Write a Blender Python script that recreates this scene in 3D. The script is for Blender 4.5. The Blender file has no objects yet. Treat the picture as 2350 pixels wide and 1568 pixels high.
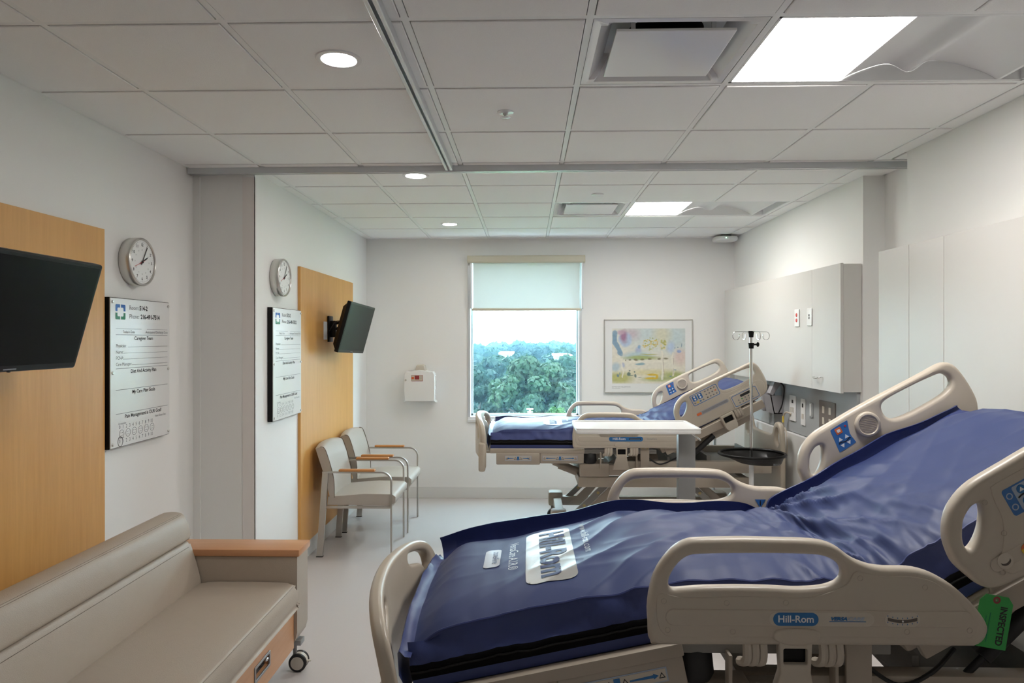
import bpy, bmesh, math, random
from mathutils import Vector, Matrix, noise
from mathutils.geometry import delaunay_2d_cdt
random.seed(7)
S = bpy.context.scene
C = S.collection
R = math.radians
PI = math.pi

# ------------------------------------------------------------------ camera
EYE = 1.69
cam_d = bpy.data.cameras.new('camera'); cam_d.lens = 24.0; cam_d.sensor_width = 36.0
cam_d.shift_y = -(784 - 776.5) / 2350.0
cam_d.clip_start = 0.05; cam_d.clip_end = 3000
cam = bpy.data.objects.new('camera', cam_d); C.objects.link(cam)
cam.location = (0, 0, EYE)
cam.matrix_world = Matrix.Translation((0, 0, EYE)) @ Matrix.Rotation(0.0223, 4, 'Z') @ Matrix.Rotation(PI/2, 4, 'X') @ Matrix.Rotation(-0.001, 4, 'Z')
S.camera = cam

# ------------------------------------------------------------------ world and exposure
SKY_STRENGTH = 3.3
LENS_STRENGTH = 7.0      # glowing lens of the two ceiling troffers
CAN_STRENGTH = 20.0       # lens of the three round downlights
w = bpy.data.worlds.new('overcast_sky'); S.world = w; w.use_nodes = True
nt = w.node_tree
bg = nt.nodes['Background']; bg.inputs['Color'].default_value = (0.93, 0.97, 1.0, 1); bg.inputs['Strength'].default_value = SKY_STRENGTH
vs = S.view_settings
vs.view_transform = 'Standard'; vs.look = 'None'; vs.gamma = 1.0; vs.use_curve_mapping = False
vs.exposure = 2.5

# ------------------------------------------------------------------ materials
MATS = {}
def mat(name, col, rough=0.5, metal=0.0, spec=0.5, bump=0.0, bscale=60.0, vary=0.0, vscale=8.0, stretch=(1,1,1), emit=None, estr=0.0, coat=0.0, alpha=1.0, sheen=0.0):
    m = bpy.data.materials.new(name); m.use_nodes = True
    n = m.node_tree.nodes; l = m.node_tree.links; b = n['Principled BSDF']
    b.inputs['Base Color'].default_value = (*col, 1); b.inputs['Roughness'].default_value = rough
    b.inputs['Metallic'].default_value = metal; b.inputs['Specular IOR Level'].default_value = spec
    b.inputs['Coat Weight'].default_value = coat; b.inputs['Sheen Weight'].default_value = sheen
    b.inputs['Alpha'].default_value = alpha
    if emit:
        b.inputs['Emission Color'].default_value = (*emit, 1); b.inputs['Emission Strength'].default_value = estr
    if bump or vary:
        tc = n.new('ShaderNodeTexCoord'); mp = n.new('ShaderNodeMapping'); mp.inputs['Scale'].default_value = stretch
        l.new(tc.outputs['Object'], mp.inputs['Vector'])
    if vary:
        nz = n.new('ShaderNodeTexNoise'); nz.inputs['Scale'].default_value = vscale; nz.inputs['Detail'].default_value = 4
        l.new(mp.outputs['Vector'], nz.inputs['Vector'])
        mx = n.new('ShaderNodeMix'); mx.data_type = 'RGBA'
        mx.inputs[6].default_value = (*[max(0, c*(1-vary)) for c in col], 1); mx.inputs[7].default_value = (*[min(1, c*(1+vary)) for c in col], 1)
        l.new(nz.outputs['Fac'], mx.inputs[0]); l.new(mx.outputs[2], b.inputs['Base Color'])
    if bump:
        nb = n.new('ShaderNodeTexNoise'); nb.inputs['Scale'].default_value = bscale; nb.inputs['Detail'].default_value = 3
        l.new(mp.outputs['Vector'], nb.inputs['Vector'])
        bp = n.new('ShaderNodeBump'); bp.inputs['Strength'].default_value = bump; bp.inputs['Distance'].default_value = 0.01
        l.new(nb.outputs['Fac'], bp.inputs['Height']); l.new(bp.outputs['Normal'], b.inputs['Normal'])
    MATS[name] = m
    return m

def wood(name, c1, c2, grain=(1.0, 1.0, 0.05), scale=38.0, rough=0.42):
    m = bpy.data.materials.new(name); m.use_nodes = True
    n = m.node_tree.nodes; l = m.node_tree.links; b = n['Principled BSDF']; b.inputs['Roughness'].default_value = rough
    tc = n.new('ShaderNodeTexCoord'); mp = n.new('ShaderNodeMapping'); mp.inputs['Scale'].default_value = grain
    l.new(tc.outputs['Object'], mp.inputs['Vector'])
    n1 = n.new('ShaderNodeTexNoise'); n1.inputs['Scale'].default_value = scale; n1.inputs['Detail'].default_value = 6; n1.inputs['Roughness'].default_value = 0.65
    l.new(mp.outputs['Vector'], n1.inputs['Vector'])
    n2 = n.new('ShaderNodeTexNoise'); n2.inputs['Scale'].default_value = scale*0.13; n2.inputs['Detail'].default_value = 3
    l.new(mp.outputs['Vector'], n2.inputs['Vector'])
    ad = n.new('ShaderNodeMath'); ad.operation = 'MULTIPLY_ADD'; ad.inputs[1].default_value = 0.6; l.new(n1.outputs['Fac'], ad.inputs[0])
    ml = n.new('ShaderNodeMath'); ml.operation = 'MULTIPLY'; ml.inputs[1].default_value = 0.4; l.new(n2.outputs['Fac'], ml.inputs[0]); l.new(ml.outputs[0], ad.inputs[2])
    cr = n.new('ShaderNodeValToRGB'); cr.color_ramp.elements[0].position = 0.33; cr.color_ramp.elements[1].position = 0.66
    cr.color_ramp.elements[0].color = (*c1, 1); cr.color_ramp.elements[1].color = (*c2, 1)
    l.new(ad.outputs[0], cr.inputs['Fac']); l.new(cr.outputs['Color'], b.inputs['Base Color'])
    MATS[name] = m
    return m

mat('wall_paint', (0.88, 0.87, 0.85), 0.75, bump=0.05, bscale=220)
mat('wall_grey', (0.40, 0.42, 0.43), 0.6, bump=0.05, bscale=220)
mat('tile_face', (0.95, 0.935, 0.925), 0.92, bump=0.25, bscale=420, vary=0.025, vscale=300)
mat('grid_paint', (0.90, 0.90, 0.89), 0.5)
mat('plenum', (0.05, 0.05, 0.05), 0.9)
mat('floor_vinyl', (0.61, 0.57, 0.56), 0.30, bump=0.03, bscale=90, vary=0.05, vscale=160)
mat('base_vinyl', (0.76, 0.755, 0.735), 0.45)
mat('guard_vinyl', (0.86, 0.81, 0.785), 0.5)
mat('white_laminate', (0.66, 0.635, 0.605), 0.38)
mat('white_plastic', (0.84, 0.84, 0.83), 0.35)
mat('white_metal', (0.82, 0.82, 0.82), 0.35)
mat('gloss_white', (0.80, 0.80, 0.80), 0.12, spec=0.8)
mat('cream', (0.62, 0.57, 0.45), 0.5)
mat('alu', (0.60, 0.61, 0.62), 0.33, metal=0.9)
mat('alu_paint', (0.62, 0.64, 0.66), 0.4, metal=0.3)
mat('steel', (0.66, 0.65, 0.62), 0.28, metal=0.9, bump=0.04, bscale=300, stretch=(1, 1, 0.05))
mat('chrome', (0.75, 0.75, 0.75), 0.12, metal=1.0)
mat('chair_steel', (0.50, 0.47, 0.43), 0.38, metal=0.85)
mat('column_steel', (0.34, 0.345, 0.35), 0.42, metal=0.7)
mat('black_plastic', (0.008, 0.008, 0.008), 0.36, spec=0.2)
mat('black_rubber', (0.015, 0.015, 0.016), 0.6)
mat('screen_black', (0.005, 0.005, 0.005), 0.35, spec=0.12)
mat('taupe', (0.46, 0.395, 0.325), 0.46, spec=0.4, bump=0.12, bscale=260, vary=0.03, vscale=30)
mat('taupe_seam', (0.17, 0.14, 0.11), 0.6)
mat('chair_taupe', (0.46, 0.41, 0.355), 0.5, spec=0.4, bump=0.1, bscale=260)
mat('rail_beige', (0.56, 0.495, 0.41), 0.36, spec=0.45, bump=0.02, bscale=400)
mat('board_beige', (0.50, 0.435, 0.35), 0.3, spec=0.5, bump=0.02, bscale=400)
mat('rail_label', (0.62, 0.575, 0.50), 0.45)
mat('plate_beige', (0.61, 0.55, 0.465), 0.4)
mat('frame_beige', (0.44, 0.38, 0.31), 0.45)
mat('frame_grey', (0.27, 0.26, 0.24), 0.5)
mat('cover_blue', (0.042, 0.061, 0.162), 0.48, spec=0.28, bump=0.05, bscale=500)
mat('border_blue', (0.040, 0.057, 0.185), 0.42, spec=0.4, bump=0.05, bscale=500)
mat('zip_black', (0.006, 0.006, 0.007), 0.8, spec=0.1)
mat('silver_print', (0.46, 0.46, 0.45), 0.36, metal=0.55)
mat('silver_dull', (0.42, 0.42, 0.46), 0.35, metal=0.4)
mat('logo_blue', (0.025, 0.16, 0.42), 0.35)
mat('pad_blue', (0.045, 0.17, 0.46), 0.35)
mat('pad_pale', (0.40, 0.47, 0.58), 0.35)
mat('print_white', (0.86, 0.86, 0.86), 0.4)
mat('ink_black', (0.018, 0.018, 0.02), 0.5)
mat('ink_grey', (0.20, 0.20, 0.21), 0.5)
mat('ink_brown', (0.12, 0.10, 0.085), 0.5)
mat('orange', (0.75, 0.17, 0.05), 0.4)
mat('red', (0.62, 0.03, 0.03), 0.35)
mat('dark_red', (0.30, 0.04, 0.045), 0.3)
mat('yellow', (0.80, 0.58, 0.05), 0.4)
mat('green', (0.05, 0.33, 0.09), 0.45)
mat('tag_green', (0.045, 0.40, 0.085), 0.5)
mat('brass', (0.45, 0.36, 0.18), 0.3, metal=0.9)
mat('outlet_brown', (0.20, 0.175, 0.16), 0.45)
mat('holder_grey', (0.40, 0.385, 0.40), 0.45)
mat('logo_green', (0.01, 0.22, 0.10), 0.4)
mat('logo_sea', (0.01, 0.13, 0.50), 0.4)
mat('paper', (0.80, 0.80, 0.79), 0.25)
mat('mat_board', (0.80, 0.80, 0.79), 0.25)
mat('frame_silver', (0.55, 0.53, 0.49), 0.35, metal=0.5)
mat('trunk_bark', (0.09, 0.075, 0.06), 0.9)
mat('leaf_a', (0.013, 0.042, 0.014), 0.7, vary=0.35, vscale=0.5)
mat('leaf_b', (0.009, 0.034, 0.020), 0.7, vary=0.35, vscale=0.4)
mat('leaf_light', (0.04, 0.10, 0.02), 0.7, vary=0.2, vscale=0.6)
mat('grass', (0.10, 0.16, 0.06), 0.9)
mat('roof_white', (0.75, 0.74, 0.72), 0.7)
mat('roof_grey', (0.30, 0.30, 0.32), 0.8)
mat('lens_light', (1, 1, 1), 0.5, emit=(1.0, 0.965, 0.92), estr=LENS_STRENGTH)
mat('can_light', (1, 1, 1), 0.5, emit=(1.0, 0.96, 0.91), estr=CAN_STRENGTH)
mat('led_green', (0.2, 0.8, 0.5), 0.5, emit=(0.3, 1.0, 0.6), estr=2.0)
wood('maple_panel', (0.66, 0.335, 0.090), (0.77, 0.415, 0.125), grain=(1.0, 1.0, 0.06), scale=55)
wood('beech', (0.55, 0.265, 0.125), (0.65, 0.345, 0.18), grain=(0.08, 1.0, 1.0), scale=45, rough=0.35)
wood('beech_front', (0.57, 0.29, 0.14), (0.66, 0.37, 0.195), grain=(1.0, 0.10, 1.0), scale=30, rough=0.4)
wood('arm_wood', (0.50, 0.205, 0.060), (0.60, 0.27, 0.085), grain=(0.08, 1.0, 1.0), scale=45, rough=0.4)

def glass_mat():
    m = bpy.data.materials.new('tinted_glass'); m.use_nodes = True
    n = m.node_tree.nodes; l = m.node_tree.links
    for x in list(n): n.remove(x)
    o = n.new('ShaderNodeOutputMaterial'); t = n.new('ShaderNodeBsdfTransparent'); g = n.new('ShaderNodeBsdfGlossy'); mx = n.new('ShaderNodeMixShader')
    t.inputs['Color'].default_value = (0.74, 0.88, 0.93, 1); g.inputs['Roughness'].default_value = 0.02
    mx.inputs['Fac'].default_value = 0.05
    l.new(t.outputs[0], mx.inputs[1]); l.new(g.outputs[0], mx.inputs[2]); l.new(mx.outputs[0], o.inputs['Surface'])
    MATS['tinted_glass'] = m
glass_mat()
def shade_mat():
    m = bpy.data.materials.new('shade_fabric'); m.use_nodes = True
    n = m.node_tree.nodes; l = m.node_tree.links
    for x in list(n): n.remove(x)
    o = n.new('ShaderNodeOutputMaterial'); d = n.new('ShaderNodeBsdfDiffuse'); t = n.new('ShaderNodeBsdfTranslucent'); mx = n.new('ShaderNodeMixShader')
    d.inputs['Color'].default_value = (0.80, 0.80, 0.77, 1); t.inputs['Color'].default_value = (0.68, 0.69, 0.685, 1)
    mx.inputs['Fac'].default_value = 0.35
    l.new(d.outputs[0], mx.inputs[1]); l.new(t.outputs[0], mx.inputs[2]); l.new(mx.outputs[0], o.inputs['Surface'])
    MATS['shade_fabric'] = m
shade_mat()
def leafy(m):   # a little light passes through leaves
    n = MATS[m].node_tree.nodes; l = MATS[m].node_tree.links
    b = n['Principled BSDF']; o = [x for x in n if x.type == 'OUTPUT_MATERIAL'][0]
    t = n.new('ShaderNodeBsdfTranslucent'); mx = n.new('ShaderNodeMixShader'); mx.inputs['Fac'].default_value = 0.3
    src = b.inputs['Base Color'].links[0].from_socket
    l.new(src, t.inputs['Color']); l.new(b.outputs[0], mx.inputs[1]); l.new(t.outputs[0], mx.inputs[2]); l.new(mx.outputs[0], o.inputs['Surface'])
for k in ('leaf_a', 'leaf_b', 'leaf_light'): leafy(k)

# ------------------------------------------------------------------ object helpers (all shapes are authored in world metres)
WM = {}
def thing(name, label, cat, loc=(0, 0, 0), group=None):
    o = bpy.data.objects.new(name, None); C.objects.link(o); o.location = loc; o.empty_display_size = 0.1
    o['label'] = label; o['category'] = cat
    if group: o['group'] = group
    WM[o] = Matrix.Translation(loc)
    return o
def tag(o, label=None, cat=None, group=None, kind=None):
    if label: o['label'] = label
    if cat: o['category'] = cat
    if group: o['group'] = group
    if kind: o['kind'] = kind
    return o
def link(name, me, m, parent=None, smooth=True, ang=38, label=None):
    if isinstance(m, str): m = [m]
    if not me.materials:
        for k in m: me.materials.append(MATS[k])
    if smooth:
        me.polygons.foreach_set('use_smooth', [True]*len(me.polygons)); me.set_sharp_from_angle(angle=R(ang))
    o = bpy.data.objects.new(name, me); C.objects.link(o)
    if parent is not None:
        me.transform(WM[parent].inverted()); o.parent = parent; WM[o] = WM[parent]
    else: WM[o] = Matrix.Identity(4)
    if label: o['label'] = label
    return o

class B:
    def __init__(s): s.bm = bmesh.new()
    def _x(s, vs, M):
        if M is not None: bmesh.ops.transform(s.bm, matrix=M, verts=vs)
    def box(s, x0, x1, y0, y1, z0, z1, bev=0.0, seg=2, M=None):
        r = bmesh.ops.create_cube(s.bm, size=1.0); v = r['verts']
        sx, sy, sz = abs(x1-x0), abs(y1-y0), abs(z1-z0)
        for q in v: q.co = Vector(((x0+x1)/2 + q.co.x*sx, (y0+y1)/2 + q.co.y*sy, (z0+z1)/2 + q.co.z*sz))
        if bev:
            e = list({e for q in v for e in q.link_edges})
            rr = bmesh.ops.bevel(s.bm, geom=e, offset=min(bev, sx*.49, sy*.49, sz*.49), segments=seg, affect='EDGES', profile=0.5)
            v = list({q for f in rr['faces'] for q in f.verts} | {q for q in v if q.is_valid})
            if M is not None:
                seen = set(v); st = list(v)
                while st:
                    a = st.pop()
                    for e in a.link_edges:
                        b = e.other_vert(a)
                        if b not in seen: seen.add(b); st.append(b)
                v = list(seen)
        s._x(v, M); return s
    def cyl(s, p0, p1, r, r2=None, seg=20, cap=True):
        p0, p1 = Vector(p0), Vector(p1); d = p1-p0
        M = Matrix.Translation((p0+p1)/2) @ d.to_track_quat('Z', 'Y').to_matrix().to_4x4()
        bmesh.ops.create_cone(s.bm, cap_ends=cap, segments=seg, radius1=r, radius2=r if r2 is None else r2, depth=d.length, matrix=M)
        return s
    def ball(s, c, r, sc=(1, 1, 1), seg=16):
        bmesh.ops.create_uvsphere(s.bm, u_segments=seg, v_segments=max(6, seg//2), radius=r, matrix=Matrix.Translation(c) @ Matrix.Diagonal((*sc, 1)))
        return s
    def tube(s, pts, r, seg=10, closed=False):
        pts = [Vector(p) for p in pts]; n = len(pts); rings = []
        def tan(i):
            if closed: return (pts[(i+1) % n]-pts[i-1]).normalized()
            if i == 0: return (pts[1]-pts[0]).normalized()
            if i == n-1: return (pts[-1]-pts[-2]).normalized()
            return ((pts[i+1]-pts[i]).normalized()+(pts[i]-pts[i-1]).normalized()).normalized()
        t0 = tan(0); u = t0.orthogonal().normalized()
        for i in range(n):
            t = tan(i); u = (u - t*u.dot(t)).normalized(); v = t.cross(u)
            rr = r[i] if isinstance(r, (list, tuple)) else r
            rings.append([s.bm.verts.new(pts[i] + (u*math.cos(a)+v*math.sin(a))*rr) for a in [2*PI*k/seg for k in range(seg)]])
        m = n if closed else n-1
        for i in range(m):
            a, b = rings[i], rings[(i+1) % n]
            off = 0
            if closed and i == n-1:
                off = min(range(seg), key=lambda k: (a[0].co-b[k].co).length)
            for k in range(seg):
                s.bm.faces.new((a[k], a[(k+1) % seg], b[(k+1+off) % seg], b[(k+off) % seg]))
        if not closed:
            s.bm.faces.new(rings[0][::-1]); s.bm.faces.new(rings[-1])
        return s
    def lathe(s, prof, c, axis='Z', seg=32):
        # prof: (radius, height) pairs
        rings = []
        A = {'Z': Matrix.Identity(3), 'X': Matrix(((0, 0, 1), (1, 0, 0), (0, 1, 0))), 'Y': Matrix(((1, 0, 0), (0, 0, 1), (0, -1, 0)))}[axis]
        for r_, h in prof:
            rings.append([s.bm.verts.new(Vector(c) + A @ Vector((r_*math.cos(2*PI*k/seg), r_*math.sin(2*PI*k/seg), h))) for k in range(seg)])
        for a, b in zip(rings, rings[1:]):
            for k in range(seg): s.bm.faces.new((a[k], a[(k+1) % seg], b[(k+1) % seg], b[k]))
        s.bm.faces.new(rings[0][::-1]); s.bm.faces.new(rings[-1])
        return s
    def quad(s, *p):
        s.bm.faces.new([s.bm.verts.new(q) for q in p]); return s
    def prism(s, pts, a, b, axis='Y'):
        # polygon in the other two axes, extruded from a to b
        def P(p, t):
            return {'Y': (p[0], t, p[1]), 'X': (t, p[0], p[1]), 'Z': (p[0], p[1], t)}[axis]
        v0 = [s.bm.verts.new(P(p, a)) for p in pts]; v1 = [s.bm.verts.new(P(p, b)) for p in pts]
        n = len(pts)
        s.bm.faces.new(v0); s.bm.faces.new(v1[::-1])
        for i in range(n): s.bm.faces.new((v0[i], v1[i], v1[(i+1) % n], v0[(i+1) % n]))
        return s
    def bevel(s, off, seg=2, ang=30):
        e = [e for e in s.bm.edges if len(e.link_faces) == 2 and e.calc_face_angle(0) > R(ang)]
        bmesh.ops.bevel(s.bm, geom=e, offset=off, segments=seg, affect='EDGES', profile=0.5); return s
    def mesh(s, M=None):
        if M is not None: bmesh.ops.transform(s.bm, matrix=M, verts=s.bm.verts)
        bmesh.ops.recalc_face_normals(s.bm, faces=s.bm.faces)
        me = bpy.data.meshes.new('m'); s.bm.to_mesh(me); s.bm.free(); return me
    def obj(s, name, m, parent=None, smooth=True, ang=38, label=None, M=None):
        me = s.mesh(M); me.name = name
        return link(name, me, m, parent, smooth, ang, label)

def smooth_path(pts, n=4, closed=True):
    out = []; k = len(pts); pts = [Vector(p) for p in pts]
    rng = range(k) if closed else range(k-1)
    for i in rng:
        p0 = pts[i-1] if (closed or i > 0) else pts[i]; p1 = pts[i]; p2 = pts[(i+1) % k]; p3 = pts[(i+2) % k] if (closed or i+2 < k) else p2
        for j in range(n):
            t = j/n
            out.append(0.5*((2*p1)+(p2-p0)*t+(2*p0-5*p1+4*p2-p3)*t*t+(3*p1-p0-3*p2+p3)*t**3))
    if not closed: out.append(pts[-1])
    return out
def rrect(x0, x1, y0, y1, r, n=6):
    p = []
    for cx, cy, a in ((x1-r, y1-r, 0), (x0+r, y1-r, 90), (x0+r, y0+r, 180), (x1-r, y0+r, 270)):
        for k in range(n+1):
            t = R(a+90*k/n); p.append((cx+r*math.cos(t), cy+r*math.sin(t)))
    return p
def circ(cx, cy, r, n=24, ry=None): return [(cx+r*math.cos(2*PI*k/n), cy+(ry or r)*math.sin(2*PI*k/n)) for k in range(n)]
def inside(p, loops):
    c = False; x, y = p
    for lp in loops:
        n = len(lp)
        for i in range(n):
            x0, y0 = lp[i]; x1, y1 = lp[(i+1) % n]
            if (y0 > y) != (y1 > y) and x < (x1-x0)*(y-y0)/(y1-y0)+x0: c = not c
    return c
def profile(loops, depth, bev, M, bres=3):
    # flat outline (first loop) with holes, thickness depth centred on its plane, rounded edges; returns mesh
    LP = []
    for li, lp in enumerate(loops):
        q = [(p[0], p[1]) for p in lp]
        q = [q[k] for k in range(len(q)) if math.hypot(q[k][0]-q[k-1][0], q[k][1]-q[k-1][1]) > 1e-7]
        area = sum(q[k][0]*q[(k+1) % len(q)][1]-q[(k+1) % len(q)][0]*q[k][1] for k in range(len(q)))
        if (area < 0) == (li == 0): q = q[::-1]       # material always on the left
        LP.append(q)
    def shrink(q, o):
        if o == 0: return list(q)
        out = []; n = len(q)
        for k in range(n):
            ax, ay = q[k][0]-q[k-1][0], q[k][1]-q[k-1][1]; bx, by = q[(k+1) % n][0]-q[k][0], q[(k+1) % n][1]-q[k][1]
            la, lb = math.hypot(ax, ay), math.hypot(bx, by)
            n1 = (-ay/la, ax/la); n2 = (-by/lb, bx/lb)
            mx, my = n1[0]+n2[0], n1[1]+n2[1]; l = math.hypot(mx, my)
            if l < .3: out.append((q[k][0]+n1[0]*o, q[k][1]+n1[1]*o)); continue
            mx, my = mx/l, my/l; f = min(1.6, 1/max(.3, mx*n1[0]+my*n1[1]))
            out.append((q[k][0]+mx*o*f, q[k][1]+my*o*f))
        return out
    h = depth/2
    steps = [(0.0, h)] if bev <= 0 else [(bev*(1-math.cos(t)), h-bev+bev*math.sin(t)) for t in [PI/2*k/(bres+1) for k in range(bres+2)]]
    rows = [(o, z) for o, z in reversed(steps)]+[(o, -z) for o, z in steps]
    if bev > 0 and abs(h-bev) < 1e-6: rows = [(o, z) for o, z in reversed(steps)]+[(o, -z) for o, z in steps[1:]]
    vs_, fs = [], []
    first, last = [], []
    for q in LP:
        n = len(q); base = len(vs_)
        for o, z in rows:
            vs_ += [(x, y, z) for x, y in shrink(q, o)]
        for r_ in range(len(rows)-1):
            a = base+r_*n; b_ = a+n
            for k in range(n): fs.append((a+k, b_+k, b_+(k+1) % n, a+(k+1) % n))
        first.append((base, n)); last.append((base+(len(rows)-1)*n, n))
    cap = [vs_[b_+k][:2] for b_, n in first for k in range(n)]
    poly, ed, c0 = [], [], 0
    for b_, n in first:
        poly.append([vs_[b_+k][:2] for k in range(n)]); ed += [(c0+k, c0+(k+1) % n) for k in range(n)]; c0 += n
    idx = [b_+k for b_, n in first for k in range(n)]; idx2 = [b_+k for b_, n in last for k in range(n)]
    cv, ce, cf, ov, oe, of = delaunay_2d_cdt([Vector(p) for p in cap], ed, [], 0, 1e-7, True)
    mp, mp2 = [], []
    for k, p in enumerate(cv):
        if ov[k]: mp.append(idx[ov[k][0]]); mp2.append(idx2[ov[k][0]])
        else:
            vs_.append((p.x, p.y, h)); mp.append(len(vs_)-1); vs_.append((p.x, p.y, -h)); mp2.append(len(vs_)-1)
    for f in cf:
        c = [sum(cv[k][a] for k in f)/len(f) for a in (0, 1)]
        if inside(c, poly):
            fs.append(tuple(mp[k] for k in f)); fs.append(tuple(mp2[k] for k in reversed(f)))
    me = bpy.data.meshes.new('p'); me.from_pydata(vs_, [], fs); me.validate()
    bm = bmesh.new(); bm.from_mesh(me); bmesh.ops.recalc_face_normals(bm, faces=bm.faces)
    bm.to_mesh(me); bm.free(); me.transform(M)
    return me
def text_mesh(body, size, M, align='LEFT', width=None, bold=0.0, shear=0.0, extrude=0.0):
    cu = bpy.data.curves.new('t', 'FONT'); cu.body = body; cu.size = size; cu.align_x = align; cu.align_y = 'CENTER'; cu.offset = bold; cu.shear = shear; cu.extrude = extrude; cu.resolution_u = 3
    o = bpy.data.objects.new('t', cu)
    me = bpy.data.meshes.new_from_object(o)
    bpy.data.objects.remove(o); bpy.data.curves.remove(cu); me.materials.clear()
    if width and me.vertices:
        xs = [v.co.x for v in me.vertices]; k = width/(max(xs)-min(xs)); me.transform(Matrix.Diagonal((k, 1, 1, 1)))
    me.transform(M); return me
def text(name, body, size, M, m, parent, **k):
    return link(name, text_mesh(body, size, M, **k), m, parent, smooth=False)
def frame(o, ax, ay):
    ax, ay = Vector(ax).normalized(), Vector(ay).normalized(); az = ax.cross(ay)
    return Matrix(((ax.x, ay.x, az.x, o[0]), (ax.y, ay.y, az.y, o[1]), (ax.z, ay.z, az.z, o[2]), (0, 0, 0, 1)))
FACE_CAM = lambda o: frame(o, (1, 0, 0), (0, 0, 1))      # faces -y
FACE_R = lambda o: frame(o, (0, 1, 0), (0, 0, 1))        # on the left wall, faces +x
FACE_L = lambda o: frame(o, (0, -1, 0), (0, 0, 1))       # on the right wall, faces -x
def join(meshes):
    bm = bmesh.new()
    for me in meshes: bm.from_mesh(me); bpy.data.meshes.remove(me)
    me = bpy.data.meshes.new('j'); bm.to_mesh(me); bm.free(); return me
def dup(root, loc, label=None):
    r = root.copy(); C.objects.link(r); r.location = loc; WM[r] = Matrix.Translation(loc)
    if label: r['label'] = label
    for ch in list(root.children):
        c = ch.copy(); C.objects.link(c); c.parent = r
        for g in ch.children:
            d = g.copy(); C.objects.link(d); d.parent = c
    return r
# ================================================================== the room
CEIL = 2.742; XL = -2.09; XL2 = -1.705; YJ = 4.234; YF = 7.20; XR = 2.15; XR2 = 2.17; YRJ = 4.46; XREC = 2.31; YRE = 3.91; YB = -1.6
def struct(name, b, m, smooth=False):
    o = b.obj(name, m, None, smooth); o['kind'] = 'structure'; return o
struct('floor', B().box(-2.4, 2.6, YB-.1, YF+.2, -0.1, 0), 'floor_vinyl')
struct('wall_left_near', B().box(XL-.15, XL, YB, YJ+.1, 0, 3.0), 'wall_paint')
struct('wall_left_far', B().box(XL-.15, XL2, YJ, YF+.1, 0, 3.0), 'wall_paint')
struct('wall_back', B().box(-2.4, 2.6, YB-.1, YB, 0, 3.0), 'wall_paint')
WX0, WX1, WZ0, WZ1 = -0.628, 0.572, 0.82, 2.52
b = B()
b.box(-2.3, WX0, YF, YF+.14, 0, 3.0).box(WX1, 2.5, YF, YF+.14, 0, 3.0).box(WX0, WX1, YF, YF+.14, 0, WZ0).box(WX0, WX1, YF, YF+.14, WZ1, 3.0)
struct('wall_far', b, 'wall_paint')
struct('wall_right_near', B().box(XR, XR+.4, YB, YRE, 0, 3.0), 'wall_paint')
struct('wall_right_recess', B().box(XREC, XREC+.24, YRE, YRJ, 0, 3.0), 'wall_paint')
struct('wall_right_far', B().box(XR2, XR2+.4, YRJ, YF+.1, 0, 3.0), 'wall_paint')
g = B().box(XR2-.022, XR2-.001, 4.50, 6.60, 0.93, 1.36).obj('trim_1', 'wall_grey', None, False); g['kind'] = 'structure'
g = B().box(XR2-.05, XR2-.001, 4.50, 6.60, 0.0, 0.925, 0.004).obj('trim_2', 'base_vinyl', None, False); g['kind'] = 'structure'
# vinyl corner guard of the projecting left wall
b = B().box(XL2-.075, XL2+.004, YJ-.004, YJ, 0.1, 2.70).box(XL2, XL2+.004, YJ-.004, YJ+.02, 0.1, 2.70)
struct('trim_3', b, 'guard_vinyl')
struct('trim_4', B().box(XL, XL+.045, YJ-.012, YJ, 0.1, 2.70), 'wall_paint')
# base boards
def baseboard(name, x0, x1, y0, y1):
    b = B().box(x0, x1, y0, y1, 0, 0.12, 0.003); struct(name, b, 'base_vinyl')
baseboard('baseboard_left_near', XL, XL+.008, YB, YJ); baseboard('baseboard_left_jog', XL, XL2, YJ-.008, YJ)
baseboard('baseboard_left_far', XL2, XL2+.008, YJ-.008, YF); baseboard('baseboard_far', XL2, XR2, YF-.008, YF)
baseboard('baseboard_right_near', XR-.008, XR, YB, YRE)

# ------------------------------------------------------------------ suspended ceiling: bars and tiles, one object each
T = 0.6096; GX0 = -1.621; GY0 = 2.242
cb = B().box(-2.3, 2.6, YB, YF+.1, CEIL+.25, CEIL+.28)
ceil = struct('ceiling', cb, 'plenum')
gx = [GX0+T*i for i in range(7)]            # -1.621 .. 2.036
gy = [GY0+T*i for i in range(-6, 9)]        # -1.41 .. 7.119
BW = 0.012
def part(name, bld, m, parent, smooth=False): return bld.obj(name, m, parent, smooth)
TX = (0.817, 2.036)
def in_cut(x, y):    # troffers and diffusers hang in these cells
    for r0 in (2.242, 5.290):
        if r0 < y < r0+T and 0.207 < x < 2.036: return True
    return False
for x in gx:
    segs = [(YB, YF)]
    if abs(x-1.4266) < .01: segs = [(YB, 2.242), (2.852, 5.290), (5.900, YF)]
    for a, c in segs:
        part('grid_bar', B().box(x-BW, x+BW, a, c, CEIL+.0005, CEIL+.03), 'grid_paint', ceil)
for y in gy:
    part('grid_bar', B().box(XL if y < YJ else XL2, XR if y < YRJ else XR2, y-BW, y+BW, CEIL+.0007, CEIL+.03), 'grid_paint', ceil)
for (x0, x1, y0, y1) in ((XL, XL+.022, YB, YJ), (XL2, XL2+.022, YJ, YF), (XL2, XR2, YF-.022, YF), (XR-.022, XR, YB, YRE), (XR2-.022, XR2, YRJ, YF), (XL, XL2, YJ-.022, YJ), (XR, XREC, YRE, YRE+.02), (XR2, XREC, YRJ-.02, YRJ), (XREC-.022, XREC, YRE, YRJ)):
    part('edge_angle', B().box(x0, x1, y0, y1, CEIL, CEIL+.004), 'grid_paint', ceil)
xs = [XL] + gx + [2.17]
ys = [YB] + gy + [YF]
G = 0.0155
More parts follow.
